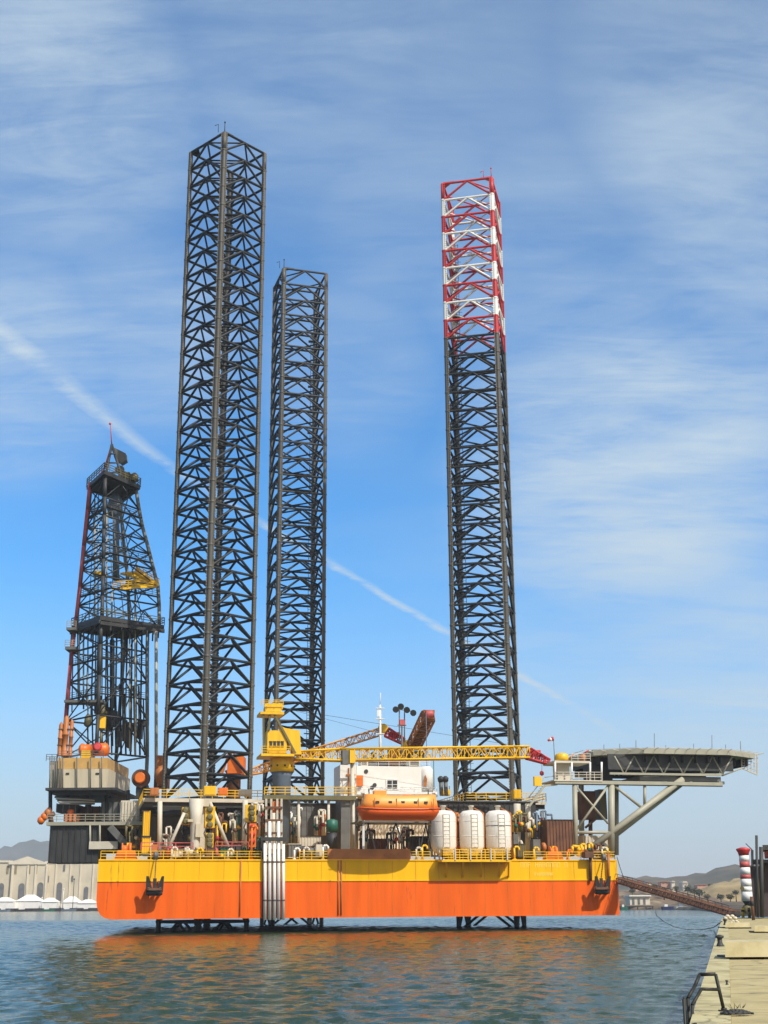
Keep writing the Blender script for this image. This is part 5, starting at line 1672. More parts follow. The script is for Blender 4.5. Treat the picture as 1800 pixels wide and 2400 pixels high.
pxm = 3032 / BY
bx_, by_ = q.x, q.y
W2 = lambda px, py: W(px, py, BY)
bands = [(2112, 2090, 13.0, 'WHT', 1751.5), (2090, 2078, 12.4, 'OLI', 1750), (2078, 2060, 12.0, 'WHT', 1748.5), (2060, 2050, 11.6, 'PR', 1747), (2050, 2033, 11.4, 'WHT', 1746), (2033, 2019, 11.2, 'PR', 1744.8), (2019, 2005, 11.2, 'WHT', 1743.8)]
lean0, lean1 = W2(1752, 2112), W2(1742, 1992)
for bi, (ya, yb, rpx, mk, px) in enumerate(bands):
    mb = MB(); a = W2(lerp(1752, 1743.5, (2112 - ya) / 107), ya); b = W2(lerp(1752, 1743.5, (2112 - yb) / 107), yb); r_ = rpx / pxm
    mb.tube(a, b, r_, 24, (bands[bi + 1][2] if bi < 6 else 11.0) / pxm); mb.build('band', {'WHT': WHT, 'PR': PINKRED, 'OLI': WHT}[mk], t)
mb = MB(); a = W2(1743, 2005); mb.lathe(a, [(11 / pxm, 0), (12.5 / pxm, .35), (15.5 / pxm, .62), (15.8 / pxm, .78), (6 / pxm, .95)], 20); mb.build('flared_top', RED, t)
mb = MB(); a = W2(1752, 2112); mb.lathe(a, [(7 / pxm, -.55), (7.5 / pxm, -.3), (12 / pxm, .01)], 16); mb.build('neck', DGREY, t)
mb = MB(); a = W2(1752, 2146); mb.lathe((a.x, a.y, QZ - .015), [(11 / pxm, 0), (11 / pxm, .9), (7 / pxm, 1.2)], 14); mb.build('base', OLIVE, t)
mb = MB(); a = W2(1738, 2082); mb.lathe(a - Vector((0, .3, 0)), [(.25, 0), (.25, .3)], 10, axis=(-.3, -1, 0)); mb.build('hatch', OLIVE, t)
mb = MB(); mb.bar(W2(1748, 1977), W2(1763, 1992), .09); mb.bar(W2(1763, 1992), W2(1765, 2115), .25); mb.build('lamp_bracket', DGREY, t)
# dark plant building at the right edge
def vbox(mb, x0, x1, y0, y1, Y, depth, m=None):
    a, b = W(x0, y1, Y), W(x1, y1, Y)
    zt = W((x0 + x1) / 2, y0, Y).z
    d = Vector((a.x, a.y, 0)).normalized() * depth
    lo = [a, b, b + d, a + d]
    lo = [Vector((p.x, p.y, a.z)) for p in lo]
    mb.hexa(lo + [Vector((p.x, p.y, zt)) for p in lo], m)


DB = PZ(1790, 2152, QZ).y - 3
t = thing('loading_plant', 'dark steel loading plant with tall pole at the right edge of the quay', 'plant building', W(1790, 2150, DB))
mb = MB(); vbox(mb, 1768, 1790, 2030, 2149, DB + 2, 5); vbox(mb, 1790.2, 1880, 2022, 2149, DB + 3, 8); mb.build('wall', mat('plant_dark_wall', (0.045, 0.030, 0.030), .7, var=.35, rust=.2), t)
mb = MB(); vbox(mb, 1788, 1880, 1980, 1992, DB, 6); vbox(mb, 1764, 1880, 2014, 2022, DB + 1, 7); mb.build('roof', DGREY, t)
mb = MB(); mb.tube(W(1776, 2150, DB), W(1773, 1958, DB), .14, 6); mb.tube(W(1786, 2150, DB), W(1784, 1985, DB), .22, 6); mb.tube(W(1770, 2145, DB + .8), W(1769, 2040, DB + .8), .09, 6); mb.build('pole', DGREY, t)
mb = MB(); vbox(mb, 1792, 1840, 1995, 2012, DB + 2, 1); mb.build('red_panel', PINKRED, t)
mb = MB()
for px in (1774, 1780): vbox(mb, px, px + 2, 2045, 2110, DB + 1.9, .097)
mb.build('drain_pipe', OLIVE, t)
# yellow black posts and white heaps at its foot
for (px, py, h, lb, m) in ((1742, 2150, 20, 'yellow post nearest the water at the beacon foot', YEL), (1757, 2151, 22, 'yellow and rust post right of the beacon foot', OLIVE), (1766, 2156, 50, 'rust brown post between beacon and loading plant', BROWN)):
    q = PZ(px, py, QZ); t = thing('guard_post', lb, 'post', q, 'posts by the beacon')
    hh = h / 3032 * q.y
    mb = MB(); mb.tube(q - Vector((0, 0, .03)), q + Vector((0, 0, hh)), .16, 8); mb.build('post', m, t)
    mb = MB(); mb.tube(q + Vector((0, 0, hh * .6)), q + Vector((0, 0, hh * .8)), .166, 8); mb.build('black_band', BLACK, t)
WRAP = mat('pale_canvas', (0.62, 0.56, 0.42), .8, var=.15)
for (px, py, w, h, lb) in ((1712, 2155, 26, 12, 'pale sack heap at the quay edge left of the beacon'), (1722, 2164, 18, 8, 'smaller pale sack heap in front of the beacon'), (1785, 2140, 24, 20, 'pale canvas heap in front of the loading plant')):
    q = PZ(px, py, QZ); s_ = q.y / 3032
    t = thing('sack_heap', lb, 'sacks', q, 'pale sack heaps on the quay')
    for i in range(5):
        mb = MB(); mb.ball(q + Vector((w * s_ * (i / 4 - .5) * .8, .3 * (rnd() - .5), h * s_ * (.25 + .35 * (i % 2)))), h * s_ * .42, 10, sq=.7); mb.build('sack', WRAP, t)
# concrete blocks on the quay
CB = land_mat('block_concrete', [(0.38, 0.32, 0.16), (0.50, 0.43, 0.235), (0.56, 0.49, 0.29)], 1.2, .02)


def qblock(lb, px0, px1, py, hpx, d):
    a = PZ(px0, py, QZ); b = PZ(px1, py, QZ)
    h = hpx / 3300 * a.y
    t = thing('concrete_block', lb, 'concrete block', a, 'concrete blocks on the quay')
    u = Vector((b.x - a.x, 0, 0)); lo = [a, a + u, a + u + Vector((d * .27, d, 0)), a + Vector((d * .27, d, 0))]
    lo = [Vector((p.x, p.y, QZ + .06)) for p in lo]
    mb = MB(); mb.hexa(lo + [p + Vector((0, 0, h)) + (Vector((.05, .05, 0))) for p in lo]); mb.build('block', CB, t)
    mb = MB()
    for k in (.1, .5, .9): p = a + u * k; mb.box((p.x + .15, p.y + d * .45, QZ + .02), (.35, d * .8, .08), 0)
    mb.build('bearer', DGREY, t)


qblock('large pale concrete slab lying on bearers halfway along the quay', 1700, 1900, 2248, 34, 2.4)
qblock('low pale concrete slab farther along the quay, left one of the pair', 1700, 1762, 2176, 10, 3)
qblock('low pale concrete slab farther along the quay at the picture edge', 1768, 1900, 2186, 12, 2.6)
# mooring bollards on the edge strip
for px, py, lb in ((1688, 2218, 'small dark mooring bollard on the quay edge by the large slab'), (1704, 2308, 'tiny dark ring stub beside the ladder hoop'), (1672, 2168, 'far dark mooring bollard on the quay edge')):
    if py == 2168: px, py = 1700, 2168
    q = PZ(px, py, QZ); k = .5 if py < 2300 else .11
    t = thing('mooring_bollard', lb, 'bollard', q, 'mooring bollards along the quay edge')
    mb = MB(); mb.lathe(q, [(.34 * k, 0), (.30 * k, .1 * k), (.2 * k, .3 * k), (.2 * k, .6 * k)], 12); mb.build('stem', DGREY, t)
    mb = MB(); mb.lathe(q + Vector((0, 0, .6 * k)), [(.22 * k, 0), (.36 * k, .1 * k), (.34 * k, .22 * k), (.1 * k, .3 * k)], 12); mb.build('head', DGREY, t)
# ladder hoop
t = thing('quay_ladder', 'dark steel ladder with tall hoop handrail over the quay edge', 'ladder', PZ(1640, 2372, QZ))
RS = mat('weathered_ladder_steel', (0.018, 0.018, 0.011), .6, var=.3, rust=.25)
yA, yB = 24.0, 26.0
la = Q((yA - e0.y) / ED.y, 0.02); lb_ = Q((yB - e0.y) / ED.y, 0.02)
footA = PZ(1697, 2370, QZ); topA = W(1677, 2283, footA.y)
up = topA.z - QZ
fl = W(1640, 2284, footA.y + .1)
yl = footA.y
h1, h2 = W(1628, 2312, yl - .1), W(1612, 2340, yl - .3)
m0, m1, m2 = footA.lerp(topA, .58), W(1644, 2318, yl - .2), W(1622, 2356, yl - .5)
mb = MB()
mb.path([footA, topA, fl, h1, h2, Vector((h2.x - .02, h2.y - .1, QZ - .9))], .03, 8)
mb.path([m0, m1, m2, Vector((m2.x - .02, m2.y - .1, QZ - .9))], .027, 8)
mb.build('hoop', RS, t)
mb = MB(); p = Vector((footA.x, footA.y, QZ + .004)); mb.box(p, (.16, .16, .03), 0); mb.lathe(p, [(.05, 0), (.05, .05)], 8); mb.build('foot_plate', RS, t)
mb = MB()
lx = Q((footA.y - .6 - e0.y) / ED.y, -0.12)
for s_ in (-.2, .2): mb.tube(lx + ED * s_ + Vector((0, 0, .25)), lx + ED * s_ - Vector((0, 0, 1.6)), .025, 6)
for i in range(6): mb.tube(lx - ED * .2 - Vector((0, 0, .1 + .28 * i)), lx + ED * .2 - Vector((0, 0, .1 + .28 * i)), .018, 6)
mb.build('rung', RS, t)
# black fender hung on the quay face
fq = Q((footA.y - 1.9 - e0.y) / ED.y, -0.2, QZ - .75)
t = thing('quay_fender', 'black rubber fender hung on the quay face beside the ladder', 'fender', fq)
mb = MB(); mb.lathe(fq - Vector((0, 0, .75)), [(.10, 0), (.19, .06), (.19, 1.35), (.10, 1.42)], 12); mb.build('body', BLACK, t)
mb = MB(); mb.path([fq + Vector((0, 0, .65)), Q((footA.y - 2.4 - e0.y) / ED.y, .1, QZ + .01)], .02, 5); mb.build('strap', RS, t)
# dark flat coil at the ladder foot, put in for a puddle-like shadow
q = PZ(1726, 2378, QZ)
mb = MB()
pts = [q + Vector((math.cos(a * .5) * (.28 - .004 * a), math.sin(a * .5) * (.14 - .002 * a), .015 + .0012 * a)) for a in range(44)]
mb.path(pts, .018, 5)
tag(mb.build('shadow_coil', DGREY, None, q), 'dark flat coil put in for a shadow beside the ladder hoop', 'rope')
# three weed tufts
GRS = mat('dry_weed', (.12, .11, .04), .8, var=.3)
for i, (px, py, lb) in enumerate(((1735, 2362, 'dry weed tuft behind the dark coil'), (1720, 2364, 'dry weed tuft beside the ladder foot'))):
    q = PZ(px, py, QZ); mb = MB()
    for k in range(9):
        a = rnd() * 6.28; l_ = .04 + .06 * rnd()
        mb.tube(q + Vector((.05 * math.cos(a), .05 * math.sin(a), 0)), q + Vector((.11 * math.cos(a), .11 * math.sin(a), l_)), .006, 3, .001)
    tag(mb.build('weed_tuft', GRS, None, q), lb, 'weeds', 'weed tufts in the quay joints')

# ================================================================== FAR LEFT TOWN
FY = 775
STONE = mat('arsenal_stone', (0.58, 0.51, 0.37), .85, var=.15, scale=.12)
STONE2 = mat('arsenal_trim', (0.66, 0.59, 0.45), .85, var=.1, scale=.2)
ARCH = mat('arch_shade', (0.14, 0.14, 0.14), .8, var=.2)


def arch(mb, px, w, y0, y1, Y, m=None, rnd_=True):
    a, b = W(px - w / 2, y1, Y), W(px + w / 2, y1, Y); zt = W(px, y0, Y).z
    r_ = (b.x - a.x) / 2; zs = zt - (r_ if rnd_ else 0)
    pts = [Vector((a.x, Y, a.z)), Vector((b.x, Y, a.z)), Vector((b.x, Y, zs))]
    if rnd_:
        for k in range(1, 8): an = math.pi * k / 8; pts.append(Vector(((a.x + b.x) / 2 + r_ * math.cos(an), Y, zs + r_ * math.sin(an))))
    pts.append(Vector((a.x, Y, zs)))
    mb.slabpoly(pts, (0, .5, 0), m)


t = thing('arsenal_hall', 'long cream stone hall with pediment and dark arches across the harbour', 'building', W(60, 2118, FY))
mb = MB()
wbox(mb, -120, 22, 2022, 2126, FY, 30); wbox(mb, 22.2, 106, 2026, 2126, FY - 1, 32)
mb.build('wall', STONE, t)
mb = MB(); mb.slabpoly([W(20, 2026, FY - 1.6), W(108, 2026, FY - 1.6), W(108, 2022, FY - 1.6), W(64, 2007, FY - 1.6), W(20, 2022, FY - 1.6)], (0, 1.5, 0)); wbox(mb, -122, 21, 2017, 2021.7, FY - .6, 30); mb.build('pediment', STONE2, t)
for px in (23, 60, 78, 104, -20, -60): 
    mb = MB(); wbox(mb, px - 2, px + 2, 2028, 2120, FY - 1.6, .597); mb.build('pilaster', STONE2, t)
for px, w, y0, y1 in ((48, 14, 2070, 2116), (92, 14, 2068, 2116), (0, 12, 2070, 2116), (-45, 14, 2070, 2116)):
    mb = MB(); arch(mb, px, w, y0, y1, FY - 1.3); mb.build('archway', ARCH, t)
for px in (17, 36, 68, 84):
    mb = MB(); arch(mb, px, 5, 2022 if px != 17 else 2030, 2048, FY - 1.3 if px > 22 else FY - .3); mb.build('window', mat('hall_window', (.25, .20, .11), .7), t)
t = thing('arsenal_wing', 'plain cream stone wing beside the pedimented hall, under the cantilever', 'building', W(170, 2118, FY))
mb = MB(); wbox(mb, 106.4, 310, 2022, 2126, FY + 1, 28); mb.build('wall', STONE, t)
mb = MB(); wbox(mb, 105, 312, 2018, 2021.7, FY + .4, 30); mb.build('cornice', STONE2, t)
for px, w, y0, y1 in ((137, 12, 2068, 2116), (200, 10, 2078, 2116), (262, 12, 2070, 2116)):
    mb = MB(); arch(mb, px, w, y0, y1, FY + .7); mb.build('archway', ARCH, t)
for px, y0, y1 in ((169, 2052, 2066), (112, 2052, 2068), (150, 2026, 2042)):
    mb = MB(); arch(mb, px, 4.5, y0, y1, FY + .7); mb.build('window', ARCH, t)
for px in (126, 160, 184, 214): 
    mb = MB(); wbox(mb, px - 1.5, px + 1.5, 2024, 2120, FY + .5, .497); mb.build('pilaster', STONE2, t)
CANV = mat('white_canvas', (.80, .78, .72), .7, var=.05)
for i, (x0, x1, yp, ye, lb) in enumerate(((-20, 32, 2103, 2113, 'white marquee at the left picture edge across the harbour'), (36, 97, 2097, 2112, 'widest white marquee before the pedimented hall'), (94, 133, 2104, 2114, 'white marquee between hall and wing'), (143, 186, 2101, 2115, 'white marquee before the stone wing'), (180, 226, 2108, 2117, 'lowest white marquee nearest the rig hull'))):
    Y = 748 + i % 2 * 5
    t = thing('marquee', lb, 'tent', W((x0 + x1) / 2, 2126, Y), 'white marquees on the far quay')
    a, b = W(x0, ye, Y), W(x1, ye, Y); ap = W((x0 + x1) / 2, yp, Y + 4); d = 9
    mb = MB(); base = [Vector((a.x, Y, a.z)), Vector((b.x, Y, a.z)), Vector((b.x, Y + d, a.z)), Vector((a.x, Y + d, a.z))]
    e1_, e2_ = Vector((lerp(a.x, b.x, .35), Y + d / 2, ap.z)), Vector((lerp(a.x, b.x, .65), Y + d / 2, ap.z))
    mb._add(base + [e1_, e2_], [(0, 1, 5, 4), (1, 2, 5), (2, 3, 4, 5), (3, 0, 4), (3, 2, 1, 0)]); mb.build('roof', CANV, t)
    mb = MB(); mb.box(((a.x + b.x) / 2, Y + d / 2, (a.z + 1.6) / 2 - .05), (abs(b.x - a.x) * .97, d * .9, a.z - 1.7), 0); mb.build('side_wall', CANV, t)
# small boats and poles
for i, (px, ln, m, lb) in enumerate(((10, 30, BLUEG, 'blue grey boat moored below the left edge marquee'), (55, 44, DGREY, 'long dark boat moored before the widest marquee'), (112, 34, GREEN, 'dark green boat moored at the far quay'), (160, 40, BLUEG, 'blue boat moored before the stone wing'), (204, 30, DGREY, 'short dark boat moored near the rig hull'))):
    Y = 732; a, b = W(px - ln / 2, 2134, Y), W(px + ln / 2, 2134, Y); L_ = b.x - a.x; xm = (a.x + b.x) / 2
    t = thing('moored_boat', lb, 'boat', (xm, Y, 0), 'boats moored along the far quay')
    pl = [(-.5, 0), (-.4, -.12), (.3, -.13), (.5, 0), (.3, .13), (-.4, .12)]
    lo = [(xm + x * L_ * .9, Y + y * L_, -.2) for x, y in pl]; hi = [(xm + x * L_, Y + y * L_ * 1.2, 1.0 + .5 * max(0, x)) for x, y in pl]
    mb = MB(); mb._add(lo + hi, [tuple(range(6))[::-1], tuple(range(6, 12))] + [(k, (k + 1) % 6, 6 + (k + 1) % 6, 6 + k) for k in range(6)]); mb.build('boat_hull', m, t)
    mb = MB(); mb.box((xm - L_ * .1, Y, 1.5), (L_ * .3, 1.1, 1.0), 0); mb.build('cabin', WHT, t)
    mb = MB(); mb.tube((xm + .3, Y, 1), (xm + .3, Y, 6 + 3 * rnd()), .07, 5); mb.build('mast', WHT, t)
for px, h, lb in ((97, 22, 'white quay post before the marquee gap'), (147, 40, 'tall white lamp post before the stone wing'), (170, 62, 'dark lamp post before the stone wing')):
    q = W(px, 2128, 745); t = thing('lamp_post', lb, 'lamp post', q, 'posts on the far quay')
    mb = MB(); mb.tube((q.x, 745, 1.6), (q.x, 745, 1.6 + h / 4.07), .18, 6); mb.build('pole', WHT if px != 170 else DGREY, t)
    mb = MB(); mb.ball((q.x, 745, 1.7 + h / 4.07), .45, 8); mb.build('lamp', WHT if px != 170 else DGREY, t)

# ================================================================== FAR RIGHT SHORE
def house(lb, px, py, w, h, Y, mw, mr, gable=True):
    q = W(px, py, Y); s_ = Y / 3032
    t = thing('house', lb, 'house', q, 'houses along the far shore')
    ww, hh, d = w * s_ * .85, h * s_ * .68, 9
    mb = MB(); mb.box((q.x, Y + d / 2, q.z + hh / 2 - 3), (ww, d, hh + 6), 0); mb.build('wall', mw, t)
    mb = MB(); z = q.z + hh
    mb.slabpoly([Vector((q.x - ww * .54, Y - .4, z)), Vector((q.x + ww * .54, Y - .4, z)), Vector((q.x + ww * .35, Y - .4, z + hh * .4)), Vector((q.x - ww * .35, Y - .4, z + hh * .4))], (0, d + .8, 0)); mb.build('roof', mr, t)
    for k in (-.25, .2):
        mb = MB(); mb.box((q.x + ww * k, Y - .05, q.z + hh * .5), (ww * .16, .1, hh * .4), 0); mb.build('window', ARCH, t)


TILE = mat('roof_tile', (.30, .12, .07), .8, var=.2)
PNK = mat('house_pink', (.48, .28, .2), .8)
HW = mat('house_white', (.62, .56, .45), .8)
for a in (('pink house with tiled roof nearest the rig bow on the far shore', 1497, 2072, 18, 7, 720, PNK, TILE), ('small white house below the ridge, second from the bow', 1522, 2073, 10, 6, 730, HW, TILE), ('long pink house on the far shore slope', 1560, 2073, 24, 7, 720, PNK, TILE), ('cream house with pale roof beside the long pink house', 1578, 2072, 9, 7, 715, HW, HW), ('white house with arched dark door on the slope', 1606, 2077, 13, 11, 700, HW, HW), ('low cream shed on the slope beside the dry grass', 1646, 2078, 26, 5, 760, PNK, TILE)):
    house(*a)
t = thing('boat_shed', 'pale cream boat shed with dark doors at the water by the rig bow', 'shed', W(1500, 2120, 590))
mb = MB(); wbox(mb, 1477, 1524, 2101, 2121, 590, 12); mb.build('wall', HW, t)
mb = MB(); wbox(mb, 1475, 1526, 2098, 2100.8, 589, 14); mb.build('roof', CANV, t)
for px in (1485, 1498, 1511):
    mb = MB(); wbox(mb, px - 2.5, px + 2.5, 2106, 2120, 589.8, .197); mb.build('door', MGREY, t)
t = thing('jetty', 'low dark jetty before the cream boat shed', 'jetty', W(1500, 2128, 575))
mb = MB(); wbox(mb, 1450, 1532, 2123, 2125.5, 574, 5); mb.build('deck', DGREY, t)
mb = MB()
for px in (1455, 1475, 1495, 1515, 1530): wbox(mb, px - 1, px + 1, 2125.5, 2133, 574.5, .5)
mb.build('pile', DGREY, t)
NAVY = mat('navy_hull', (.02, .03, .10), .5)
for px, ln, m, lb in ((1564, 30, NAVY, 'navy blue boat moored off the far beach'), (1600, 40, WHT, 'long white boat drawn up on the far beach'), (1462, 18, GREEN, 'small green boat just past the rig bow')):
    Y = 540; a, b = W(px - ln / 2, 2126, Y), W(px + ln / 2, 2126, Y); L_ = b.x - a.x; xm = (a.x + b.x) / 2
    t = thing('moored_boat', lb, 'boat', (xm, Y, 0), 'boats on the far shore')
    pl = [(-.5, 0), (-.4, -.12), (.3, -.13), (.5, 0), (.3, .13), (-.4, .12)]
    lo = [(xm + x * L_ * .9, Y + y * L_, -.2) for x, y in pl]; hi = [(xm + x * L_, Y + y * L_ * 1.2, 1.2 + .4 * max(0, x)) for x, y in pl]
    mb = MB(); mb._add(lo + hi, [tuple(range(6))[::-1], tuple(range(6, 12))] + [(k, (k + 1) % 6, 6 + (k + 1) % 6, 6 + k) for k in range(6)]); mb.build('boat_hull', m, t)
    mb = MB(); mb.box((xm - L_ * .1, Y, 1.7), (L_ * .25, .9, .9), 0); mb.build('cabin', WHT if m is not WHT else BLUEG, t)
# trees on the slope
LEAF = mat('tree_leaf', (.035, .045, .02), .8, var=.5, scale=.5)
LEAF2 = mat('tree_leaf_dry', (.075, .06, .025), .8, var=.5, scale=.5)
BARK = mat('tree_bark', (.05, .035, .02), .9)
random.seed(5)
TL = [(1482, 2096, 9, 640, 0), (1512, 2092, 10, 660, 1), (1536, 2090, 12, 650, 1), (1556, 2094, 10, 640, 0), (1585, 2090, 10, 650, 1), (1612, 2094, 13, 640, 0), (1628, 2098, 12, 630, 1), (1640, 2104, 14, 600, 0), (1658, 2110, 10, 590, 1), (1666, 2082, 8, 740, 0), (1690, 2112, 12, 560, 0), (1712, 2112, 12, 540, 1), (1725, 2100, 10, 600, 0)]
TLAB = ['dark tree nearest the rig bow on the far slope', 'brownish tree below the small white house', 'large brownish tree below the long pink house', 'dark tree left of the cream house', 'brownish tree above the white boat', 'dark tree below the white arched house', 'brownish tree beside the dark tree under the arched house', 'biggest dark tree where beach meets dry grass', 'brownish tree at the foot of the dry grass hill', 'lone dark tree high on the dry grass hill', 'dark tree on the shore left of the beacon', 'brownish tree just left of the beacon foot', 'dark tree on the dry grass behind the beacon']
for (px, py, h, Y, kk), lb in zip(TL, TLAB):
    q = W(px, py, Y); s_ = Y / 3032; H = h * s_ * 1.3
    t = thing('tree', lb, 'tree', q, 'trees on the far shore')
    mb = MB(); mb.tube(q - Vector((0, 0, 3)), q + Vector((0, 0, H * .6)), .3, 6, .12)
    for k in range(3): an = rnd() * 6.28; mb.tube(q + Vector((0, 0, H * .35)), q + Vector((math.cos(an) * H * .3, math.sin(an) * H * .3, H * .7)), .14, 5, .05)
    mb.build('trunk', BARK, t)
    mb = MB()
    for k in range(170):
        an = rnd() * 6.28; el = math.asin(2 * rnd() - 1); rr = (rnd() ** .4) * H * .52 * (.75 + .5 * rnd())
        c = q + Vector((math.cos(an) * math.cos(el) * rr * 1.15, math.sin(an) * math.cos(el) * rr, H * .62 + math.sin(el) * rr * .75))
        a1 = Vector((rnd() - .5, rnd() - .5, rnd() - .5)).normalized(); a2 = a1.orthogonal().normalized(); sz = H * .10
        mb._add([c - a1 * sz, c + a2 * sz, c + a1 * sz, c - a2 * sz], [(0, 1, 2, 3)])
    mb.build('crown', LEAF2 if kk else LEAF, t)

# haze: one closed box of thin air over the harbour
mb = MB(); mb.box((0, 2560, 79), (9200, 6000, 162))
hm = bpy.data.materials.new('harbour_haze')
hm.use_nodes = True
hm.node_tree.nodes.remove(hm.node_tree.nodes['Principled BSDF'])
pv = hm.node_tree.nodes.new('ShaderNodeVolumePrincipled')
pv.inputs['Color'].default_value = (0.80, 0.88, 0.98, 1)
pv.inputs['Density'].default_value = 0.00015
hm.node_tree.links.new(pv.outputs['Volume'], hm.node_tree.nodes['Material Output'].inputs['Volume'])
tag(mb.build('haze', hm), kind='stuff')

# ================================================================== WORLD, SUN, CAMERA
SUN_EL, SUN_AZ = R(46), R(42)      # azimuth from -Y (behind the camera) toward +X
tosun = Vector((math.sin(SUN_AZ) * math.cos(SUN_EL), -math.cos(SUN_AZ) * math.cos(SUN_EL), math.sin(SUN_EL)))
sl = bpy.data.lights.new('sun', 'SUN')
sl.energy = 4.2
sl.angle = R(0.5)
sl.color = (1.0, 0.96, 0.89)
so = bpy.data.objects.new('sun', sl)
so.rotation_euler = tosun.to_track_quat('Z', 'Y').to_euler()
so.location = (60, -60, 120)
COL.objects.link(so)

w = bpy.data.worlds.new('World')
SC.world = w
w.use_nodes = True
N, L = w.node_tree.nodes, w.node_tree.links
bg = N['Background']
sky = N.new('ShaderNodeTexSky')
sky.sky_type = 'NISHITA'
sky.sun_disc = False
sky.sun_elevation = SUN_EL
sky.sun_rotation = math.atan2(tosun.x, tosun.y)
sky.altitude = 0
sky.air_density = 1.0
sky.dust_density = 1.2
sky.ozone_density = 2.2


def math_(op, a, b=None, c=None):
    n = N.new('ShaderNodeMath')
    n.operation = op
    for i, v in enumerate((a, b, c)):
        if v is None:
            continue
        if isinstance(v, (int, float)):
            n.inputs[i].default_value = v
        else:
            L.new(v, n.inputs[i])
    return n.outputs[0]


def vmath(op, a, b):
    n = N.new('ShaderNodeVectorMath')
    n.operation = op
    for i, v in enumerate((a, b)):
        if isinstance(v, (tuple, Vector)):
            n.inputs[i].default_value = v
        else:
            L.new(v, n.inputs[i])
    return n.outputs['Value'] if op == 'DOT_PRODUCT' else n.outputs['Vector']


def smooth(v, a, b, lo=0.0, hi=1.0):
    n = N.new('ShaderNodeMapRange')
    n.interpolation_type = 'SMOOTHSTEP'
    L.new(v, n.inputs['Value'])
    n.inputs['From Min'].default_value = a
    n.inputs['From Max'].default_value = b
    n.inputs['To Min'].default_value = lo
    n.inputs['To Max'].default_value = hi
    return n.outputs['Result']


tc = N.new('ShaderNodeTexCoord')
dirv = tc.outputs['Generated']
sep = N.new('ShaderNodeSeparateXYZ')
L.new(dirv, sep.inputs[0])
zz = math_('ADD', sep.outputs['Z'], 0.22)
cu = math_('DIVIDE', sep.outputs['X'], zz)
cv = math_('DIVIDE', sep.outputs['Y'], zz)
cmb = N.new('ShaderNodeCombineXYZ')
L.new(cu, cmb.inputs[0]); L.new(cv, cmb.inputs[1])


def noise(vec, scale, rot, sx, detail=7, rough=.58, dist=0.0, loc=(0, 0, 0)):
    mp = N.new('ShaderNodeMapping')
    mp.inputs['Rotation'].default_value = (0, 0, R(rot))
    mp.inputs['Scale'].default_value = (sx, 1, 1)
    mp.inputs['Location'].default_value = loc
    L.new(vec, mp.inputs['Vector'])
    n = N.new('ShaderNodeTexNoise')
    n.inputs['Scale'].default_value = scale
    n.inputs['Detail'].default_value = detail
    n.inputs['Roughness'].default_value = rough
    n.inputs['Distortion'].default_value = dist
    L.new(mp.outputs['Vector'], n.inputs['Vector'])
    return n.outputs['Fac']


def blob(px, py, rad_px, amp):
    d = ray(px, py).normalized()
    ca = vmath('DOT_PRODUCT', dirv, d)
    return smooth(ca, math.cos(rad_px / FPX), 1.0, 0, amp)


# broad patches of thin cloud, fixed in the sky
blobs = [(120, 230, 430, .85), (330, 300, 260, .35), (40, 860, 330, .8), (330, 800, 300, .6), (1480, 1080, 500, .95), (1650, 800, 420, .55), (1250, 620, 350, .45), (950, 480, 300, .4), (1720, 330, 420, .6), (700, 120, 420, .5), (1700, 1560, 380, .6), (1330, 1560, 330, .35), (820, 870, 260, .4), (1550, 1350, 330, .5), (780, 60, 600, .35), (1650, 60, 400, .4)]
acc_ = None
for b_ in blobs:
    o = blob(*b_)
    acc_ = o if acc_ is None else math_('MAXIMUM', acc_, o)
n1 = noise(cmb.outputs[0], 1.8, 35, 0.55, 9, .60, .5)
n2 = noise(cmb.outputs[0], 6.0, 25, 0.40, 9, .66, .7)
n3 = noise(cmb.outputs[0], 0.9, 0, .7, 4, .5, 0, (3.1, 1.7, 0))
n4 = noise(cmb.outputs[0], 20.0, 30, 0.22, 9, .70, .9)
tex = math_('ADD', math_('MULTIPLY', n1, .42), math_('ADD', math_('MULTIPLY', n2, .33), math_('MULTIPLY', n4, .25)))
texs = smooth(tex, .36, .62)
veil = smooth(math_('ADD', math_('MULTIPLY', n3, .6), math_('MULTIPLY', n1, .4)), .40, .68, .02, .34)
veil = math_('ADD', veil, smooth(sep.outputs['Z'], .36, .62, 0, .10))
cl = math_('ADD', veil, math_('MULTIPLY', acc_, math_('ADD', math_('MULTIPLY', texs, .74), .14)))
# contrail: a narrow band about a great circle, wider and ragged at the upper left
cA, cB = ray(380, 1088).normalized(), ray(1050, 1482).normalized()
nrm = cA.cross(cB).normalized()
if nrm.z < 0:
    nrm = -nrm
along = nrm.cross((cA + cB).normalized())
if along.x < 0:
    along = -along
t_ = vmath('DOT_PRODUCT', dirv, along)
h_ = vmath('DOT_PRODUCT', dirv, nrm)
mid = math_('ADD', t_, 0.0)
qb = math_('MULTIPLY', math_('MULTIPLY', smooth(math_('MULTIPLY', t_, -1), .08, .32, 0, 1), 1.0), .026)
cn = noise(cmb.outputs[0], 14, 20, .5, 8, .68)
hh_ = math_('ADD', math_('SUBTRACT', h_, qb), math_('MULTIPLY', math_('SUBTRACT', cn, .5), .010))
wid = smooth(t_, -.30, -.02, .0095, .0036)
cfac = math_('SUBTRACT', 1.0, math_('MINIMUM', math_('DIVIDE', math_('ABSOLUTE', hh_), wid), 1.0))
cfac = math_('MULTIPLY', math_('POWER', cfac, .8), smooth(cn, .34, .62, .15, 1.0))
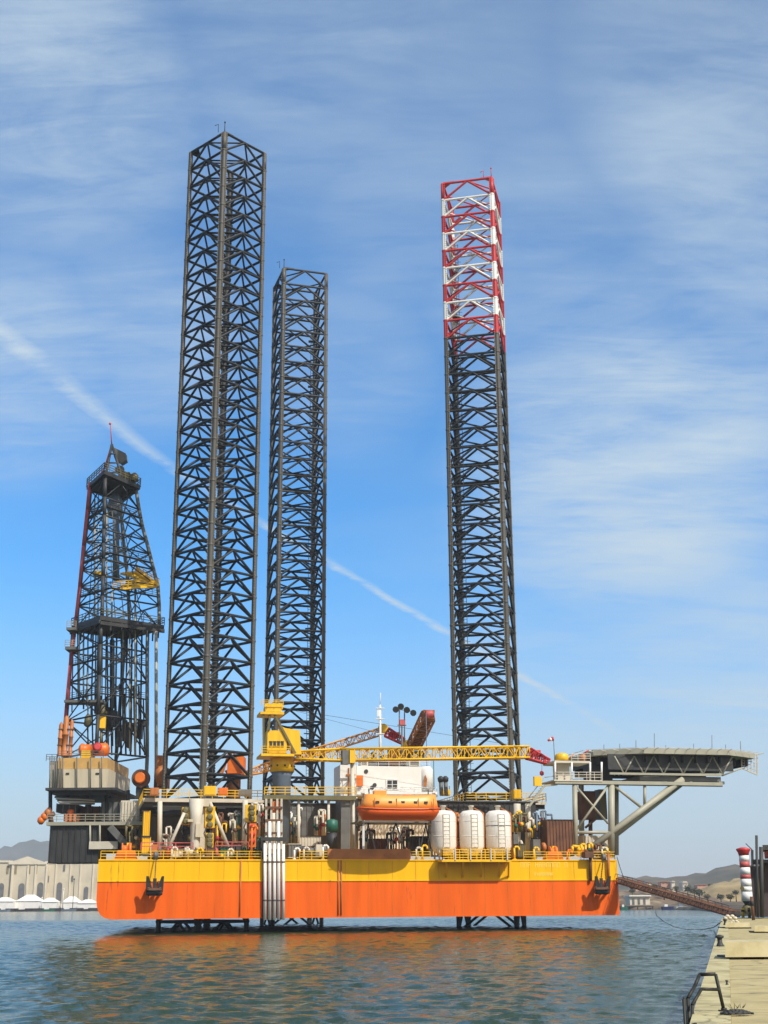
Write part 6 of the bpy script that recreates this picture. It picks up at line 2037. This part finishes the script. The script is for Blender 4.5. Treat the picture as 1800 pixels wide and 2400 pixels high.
cmask = math_('MULTIPLY', smooth(t_, -.42, -.36), smooth(t_, .20, .31, 1, 0))
cfac = math_('MULTIPLY', math_('MULTIPLY', cfac, cmask), math_('MULTIPLY', .72, smooth(t_, -.22, .0, .66, 1.0)))
cl = math_('ADD', cl, cfac)
up_ = smooth(sep.outputs['Z'], 0.0, 0.06)
cl = math_('MULTIPLY', math_('MINIMUM', cl, .93), up_)
mul = N.new('ShaderNodeMix')
mul.data_type = 'RGBA'
mul.blend_type = 'MULTIPLY'
mul.inputs['Factor'].default_value = 1
tint = N.new('ShaderNodeMix')
tint.data_type = 'RGBA'
L.new(smooth(vmath('DOT_PRODUCT', dirv, tosun), -.15, .75), tint.inputs['Factor'])
tint.inputs['A'].default_value = (0.055, 0.134, 0.188, 1)
tint.inputs['B'].default_value = (0.175, 0.138, 0.108, 1)
L.new(tint.outputs['Result'], mul.inputs['B'])
L.new(sky.outputs['Color'], mul.inputs['A'])
mix = N.new('ShaderNodeMix')
mix.data_type = 'RGBA'
L.new(cl, mix.inputs['Factor'])
hz = N.new('ShaderNodeMix')
hz.data_type = 'RGBA'
L.new(smooth(sep.outputs['Z'], -.04, .27, .90, 0.0), hz.inputs['Factor'])
L.new(mul.outputs['Result'], hz.inputs['A'])
hz.inputs['B'].default_value = (0.60, 0.64, 0.67, 1)
L.new(hz.outputs['Result'], mix.inputs['A'])
mix.inputs['B'].default_value = (0.54, 0.66, 0.76, 1)
L.new(mix.outputs['Result'], bg.inputs['Color'])
bg.inputs['Strength'].default_value = 1.0

cam = bpy.data.cameras.new('camera')
cam.sensor_fit = 'VERTICAL'
cam.angle = 2 * math.atan(1200 / FPX)
cam.clip_end = 20000
co = bpy.data.objects.new('camera', cam)
co.matrix_world = Matrix.Translation(CAM) @ ROT.to_4x4()
COL.objects.link(co)
SC.camera = co
SC.view_settings.view_transform = 'Standard'
SC.view_settings.look = 'None'
SC.view_settings.exposure = 0.1
SC.view_settings.gamma = 1
SC.cycles.max_bounces = 6
SC.cycles.use_denoising = True
